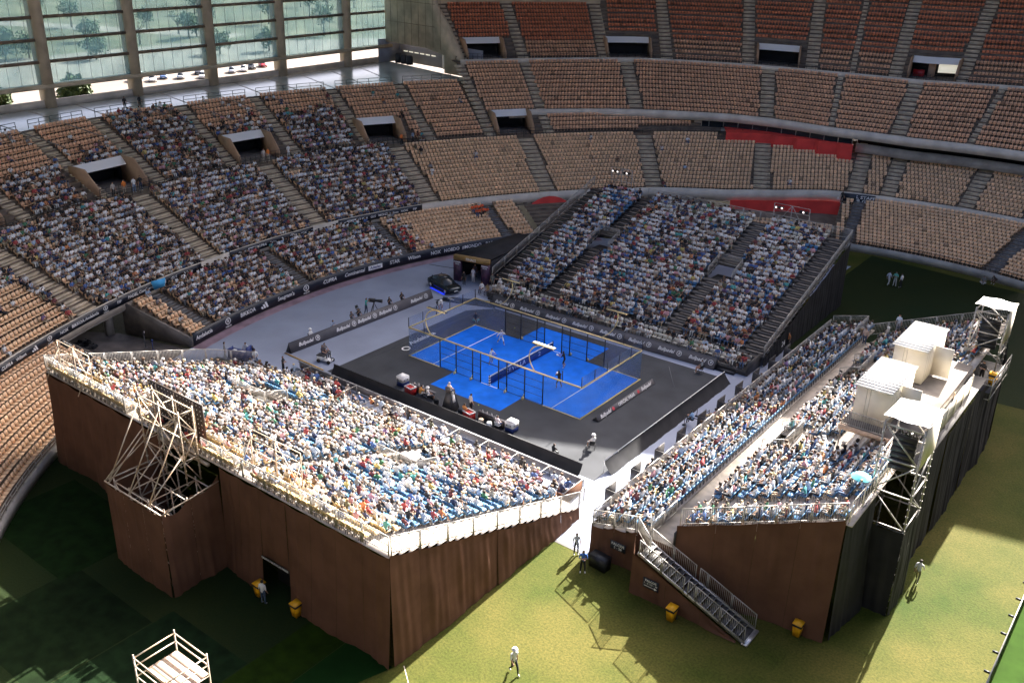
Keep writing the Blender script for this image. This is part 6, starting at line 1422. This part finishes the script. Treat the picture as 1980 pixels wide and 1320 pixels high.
# ---- named figures
def person(p, face, pose, label, shirt, trou, hair=(.03, .02, .015), skin=(.40, .23, .155), shin=None, shoe=(.6, .6, .6), sc=1.05, hat=None):
    G, T_ = body(pose, P[pose], 1, True); c = np.array([skin, shirt, trou, shoe, hair, shin if shin is not None else trou, (.02, .02, .02)])
    m = MB(); m.raw(G[0], G[1], G[2], c[T_]); rz = math.atan2(-face[0], face[1]); o = bpy.data.objects.new('person', m.mesh('person', M['att'], True)); COL.objects.link(o); o.location = p; o.rotation_euler = (0, 0, rz); o.scale = (sc,)*3
    if hat:
        N, E, info = skel(P[pose], fingers=True); h = info['head']; q = MB(); q.lathe([(.175, .06), (.18, .07), (.125, .085), (.115, .17), (.06, .20)], h[0], h[1], 12); q.v[-1][:, 2] += h[2]; q.build('hat', mat('hat_'+str(len(bpy.data.materials)), hat, .8, 0), o)
    return tag(o, label, 'person')
Wt = (.8, .8, .8); Bk = (.018, .018, .02); sk = (.40, .23, .155)
pl = [person((-4.9, 2.9, 0), (.75, -.6), 'lunge', 'player all in white with cap in the back left half of the court', Wt, Wt, (.75, .75, .75), shin=sk), person((-2.8, -1.4, 0), (1, .1), 'ready', 'player in white shirt and grey shorts near the net, left half', Wt, (.25, .25, .26), shin=sk),
      person((3.1, 2.6, 0), (-.9, -.4), 'ready', 'player in black shirt and shorts on the far side of the right half', Bk, Bk, shin=sk, shoe=Wt), person((5.2, -1.3, 0), (-.8, .5), 'ready', 'player in black nearest the camera in the right half of the court', Bk, Bk, shin=sk, shoe=Wt)]
for o, l in zip(pl, ('all white', 'grey shorts', 'far black', 'near black')):
    f = Vector((-math.sin(o.rotation_euler[2]), math.cos(o.rotation_euler[2]), 0)); p = o.location+f*.62+Vector((f.y, -f.x, 0))*.14+Vector((0, 0, 1.08)); m = MB(); m.lathe([(.02, -.019), (.13, -.019), (.135, 0), (.13, .019), (.02, .019)], 0, .16, 14); m.box(-.016, -.14, -.014, .016, .05, .014)
    ro = m.build('padel_racket', M['white'] if 'black' in l else M['blackm'], loc=p, rz=o.rotation_euler[2]); ro.rotation_euler[0] = .5; tag(ro, f'padel racket in the hand of the {"player in "+l if "shorts" in l or "white" in l else l.split()[0]+" player in black"}', 'racket')
m = MB(); m.lathe([(.004, -.033), (.026, -.02), (.033, 0), (.026, .02), (.004, .033)], n=10); bm_ = m.mesh('ball', mat('ball_yellow', (.7, .8, .2), .8, 0))
for p, l in (((-6.3, 7.0, .03), 'ball on the dark floor beyond the back left of the court'), ((1.7, -8.6, .03), 'ball on the blue apron near the umpire chair')): o = bpy.data.objects.new('ball', bm_); COL.objects.link(o); o.location = p; o.scale = (1.6,)*3; tag(o, l, 'ball')
person((.45, -10.95, 1.42), (0, 1), 'sit0', 'umpire in beige polo sitting on the tall black chair', (.50, .38, .33), (.05, .07, .14), (.2, .2, .2))
H = [((-19.75, -8.9, 0), (1, .15), 'sit0', 'ball boy in white shirt and hat seated at the left end board', Wt, (.35, .2, .16), 1), ((-15.9, 5.9, 0), (.9, -.4), 'bend', 'ball boy in white bending forward beyond the left glass', Wt, (.3, .17, .14), 1), ((13.7, 10.0, 0), (-.8, -.5), 'sit0', 'line judge in striped shirt seated by the right end of the long board', (.3, .32, .33), (.42, .22, .17), 0), ((13.55, -8.5, 0), (-.9, .3), 'sit0', 'ball boy in white cap seated at the edge of the sun on the mat', Wt, (.5, .5, .52), 1),
     ((11.6, -11.2, 0), (.2, 1), 'ground', 'person in black crouching behind the black barrier at its right end', Bk, Bk, 0), ((-10.7, 5.9, 0), (.8, -.7), 'ground', 'person in black and teal sitting on the floor beyond the back left glass', Bk, (.12, .45, .5), 0),
     ((-15.55, -11.05, .22), (.97, .25), 'sit0', 'front rider in dark shirt on the white buggy', (.06, .05, .06), (.06, .06, .08), 0), ((-15.75, -10.6, .22), (.97, .25), 'sit0', 'second rider in grey on the white buggy', (.16, .14, .14), (.05, .05, .06), 0),
     ((-20.0, -5.9, 0), (1, .1), 'sit1', 'photographer in light blue shirt sitting behind the left board', (.35, .45, .62), (.2, .2, .2), 0), ((-20.0, -3.1, 0), (1, 0), 'sit2', 'photographer in grey vest, left of the pair behind the board', (.10, .10, .11), Bk, 0), ((-20.0, -2.1, 0), (1, -.1), 'sit2', 'photographer in black right of the pair behind the board', Bk, Bk, 0),
     ((-20.9, -.2, 0), (.9, .35), 'photo', 'cameraman in teal shirt at the television camera', (.04, .38, .33), (.04, .06, .10), 0), ((-19.9, 2.4, 0), (1, -.1), 'sit2', 'photographer in black standing alone right of the television camera', Bk, Bk, 0), ((-19.9, 4.3, 0), (1, -.2), 'sit2', 'photographer in black farthest right behind the left board', Bk, Bk, 0),
     ((-16.2, -15.4, 0), (1, .6), 'arms', 'guard in black suit standing left of the barrier corner', Bk, Bk, 0), ((-22.9, -16.9, 0), (.6, .8), 'stand', 'man in grey shirt standing beside the commentary desk', (.28, .27, .26), (.45, .42, .36), 0), ((-22.0, -15.2, 0), (.3, -1), 'sit0', 'commentator in white seated behind the navy desk, left', (.6, .62, .66), Bk, 0), ((-21.0, -15.0, 0), (.3, -1), 'sit1', 'commentator in dark jacket seated at the navy desk', (.05, .05, .08), Bk, 0), ((-20.0, -15.6, 0), (.9, -.5), 'sit3', 'man in white leaning back with legs stretched beside the desk', Wt, (.12, .16, .24), 0),
     ((-18.35, 13.0, 0), (.2, -1), 'stand', 'guard in black suit standing before the entrance gate', Bk, Bk, 0), ((-18.3, 14.6, 0), (.2, -1), 'stand', 'man in white shirt and white trousers in the gate opening', (.6, .6, .68), (.66, .66, .68), 0), ((-19.0, 15.8, 0), (.3, -1), 'stand', 'person in dark clothes deep inside the gate', (.06, .05, .08), Bk, 0), ((-15.4, 14.6, 0), (.3, -1), 'stand', 'person in grey standing just right of the gate', (.15, .16, .15), (.2, .18, .14), 0), ((-14.9, 14.9, 0), (0, -1), 'arms', 'person in black at the left foot of the far stand', Bk, Bk, 0),
     ((-15.3, 12.5, 0), (.2, -1), 'sit0', 'man in white shirt on the left armchair by the far stand', Wt, (.06, .06, .09), 0), ((-14.4, 12.4, 0), (.1, -1), 'sit0', 'man in ochre shirt on the right armchair by the far stand', (.35, .25, .12), (.06, .06, .09), 0),
     ((-3.0, -11.0, 0), (.2, 1), 'sit1', 'person in orange shirt seated behind the left bench', (.62, .30, .08), (.3, .3, .3), 0), ((-2.2, -10.8, 0), (.5, 1), 'sit0', 'player in white cap seated at the left bench', Wt, (.10, .10, .12), 1), ((2.2, -11.0, 0), (.1, 1), 'sit0', 'person in orange seated beside the bin right of the umpire', (.6, .25, .08), (.2, .1, .08), 0), ((2.0, -10.0, 0), (.3, 1), 'stand', 'player in white shirt standing right of the umpire chair', (.66, .66, .68), Bk, 0), ((5.7, -10.9, 0), (.1, 1), 'sit0', 'player in pale pink shirt seated at the right bench', (.70, .62, .66), (.06, .08, .16), 0),
     ((20.4, -20.9, 0), (.7, -.6), 'stand', 'man in white shirt standing at the grass end of the entrance gap', (.62, .62, .6), (.03, .03, .04), 0), ((21.8, -22.2, 0), (.5, -.8), 'arms', 'steward in blue vest standing on the grass by the end drape', (.05, .16, .52), Bk, 0), ((23.8, -32.2, 0), (.9, -.4), 'walk', 'man in white shirt and hat walking alone on the sunny grass', Wt, (.025, .03, .035), 1), ((39.35, -9.2, 0), (.05, 1), 'walk', 'dark-haired person in white top and khaki trousers walking at the right', Wt, (.24, .22, .12), 0),
     ((8.15, -37.3, 0), (-.3, 1), 'stand', 'man in white T-shirt and jeans beside the bin at the brown drape', Wt, (.07, .11, .18), 0), ((19.8, 46.1, 0), (.3, 1), 'walk', 'person in white, leftmost of three on the dark grass', (.58, .62, .72), (.6, .6, .6), 0), ((20.45, 46.5, 0), (0, -1), 'arms', 'person in teal top, middle of three on the dark grass', (.15, .50, .42), (.6, .6, .6), 0), ((21.2, 46.3, 0), (-1, .3), 'stand', 'person in white top and black trousers, right of the three on the grass', Wt, Bk, 0),
     ((28.5, 54.6, 0), (0, -1), 'ground', 'person sitting on the grass edge below the right bank', (.2, .2, .2), (.5, .5, .5), 0), ((29.7, 55.4, 0), (-.6, -1), 'bend', 'dark-skinned person bending at the foot of the right bank', (.08, .05, .04), (.10, .06, .04), 0), ((17.8, 20.9, 0), (-.5, -1), 'stand', 'steward in orange vest at the foot of the far stand, right end', (.55, .22, .08), Bk, 0), ((25.6, 19.2, 3.2), (-.2, -1), 'stand', 'steward with orange straps standing at the far end of the walkway', (.62, .45, .36), (.05, .08, .16), 0), ((27.9, 20.9, 4.6), (0, -1), 'stand', 'person in white coat standing at the far railing of the right-hand stand', (.58, .66, .78), (.3, .3, .35), 0),
     ((17.9, .3, 0), (-1, .2), 'sit1', 'operator in light blue shirt on the chair behind the right barrier', (.25, .42, .66), Bk, 0), ((37.5, 8.9, 7.1), (-.5, -1), 'arms', 'worker in black between the yellow bins on the service platform', Bk, Bk, 0)]
for p, f, ps, l, a, b, hat in H: person(p, f, ps, l, a, b, shin=(sk if ('ball boy' in l or 'judge' in l or 'player' in l) else b), hat=(Wt if hat else None))
pc = W(103.1, float(d2f(103))-1.2, 3.6)
person(tuple(pc), (.1, -1), 'stand', 'guard in black standing by the red wall near the press entrance', Bk, Bk)
def staff(phi, z, dfn, l, col, tr=(.4, .36, .28), off=1.2): p = W(phi, float(dfn(phi))+off, z); person(tuple(p), (1, -.1), 'stand', l, col, tr)
staff(185.2, 9.4, d2b, 'man in black at the right end of the leftmost lower portal', Bk, (.05, .07, .12)); staff(185.9, 9.4, d2b, 'woman in white inside the leftmost lower portal', Wt, (.2, .3, .45)); staff(186.9, 9.4, d2b, 'steward in orange inside the leftmost lower portal', (.75, .22, .04)); staff(188.0, 9.4, d2b, 'person in white and black at the left of the leftmost lower portal', (.5, .45, .4), Bk)
staff(170.9, 9.4, d2b, 'steward in orange inside the second lower portal', (.75, .22, .04)); staff(171.4, 9.4, d2b, 'woman in white beside the orange steward of the second lower portal', (.5, .45, .42)); staff(168.6, 9.4, d2b, 'person all in white right of the second lower portal', Wt, Wt); staff(154.6, 9.4, d2b, 'person in grey-blue right of the third lower portal', (.2, .25, .32), Bk); staff(156.1, 9.4, d2b, 'steward in orange below the third lower portal', (.8, .2, .04), Bk, .5)
staff(179.0, 15.5, d3p, 'guard in black standing by the concourse railing', Bk, Bk, 1.3); staff(177.8, 15.5, d3p, 'cameraman in black behind the packed seats at the concourse railing', Bk, Bk, .9)
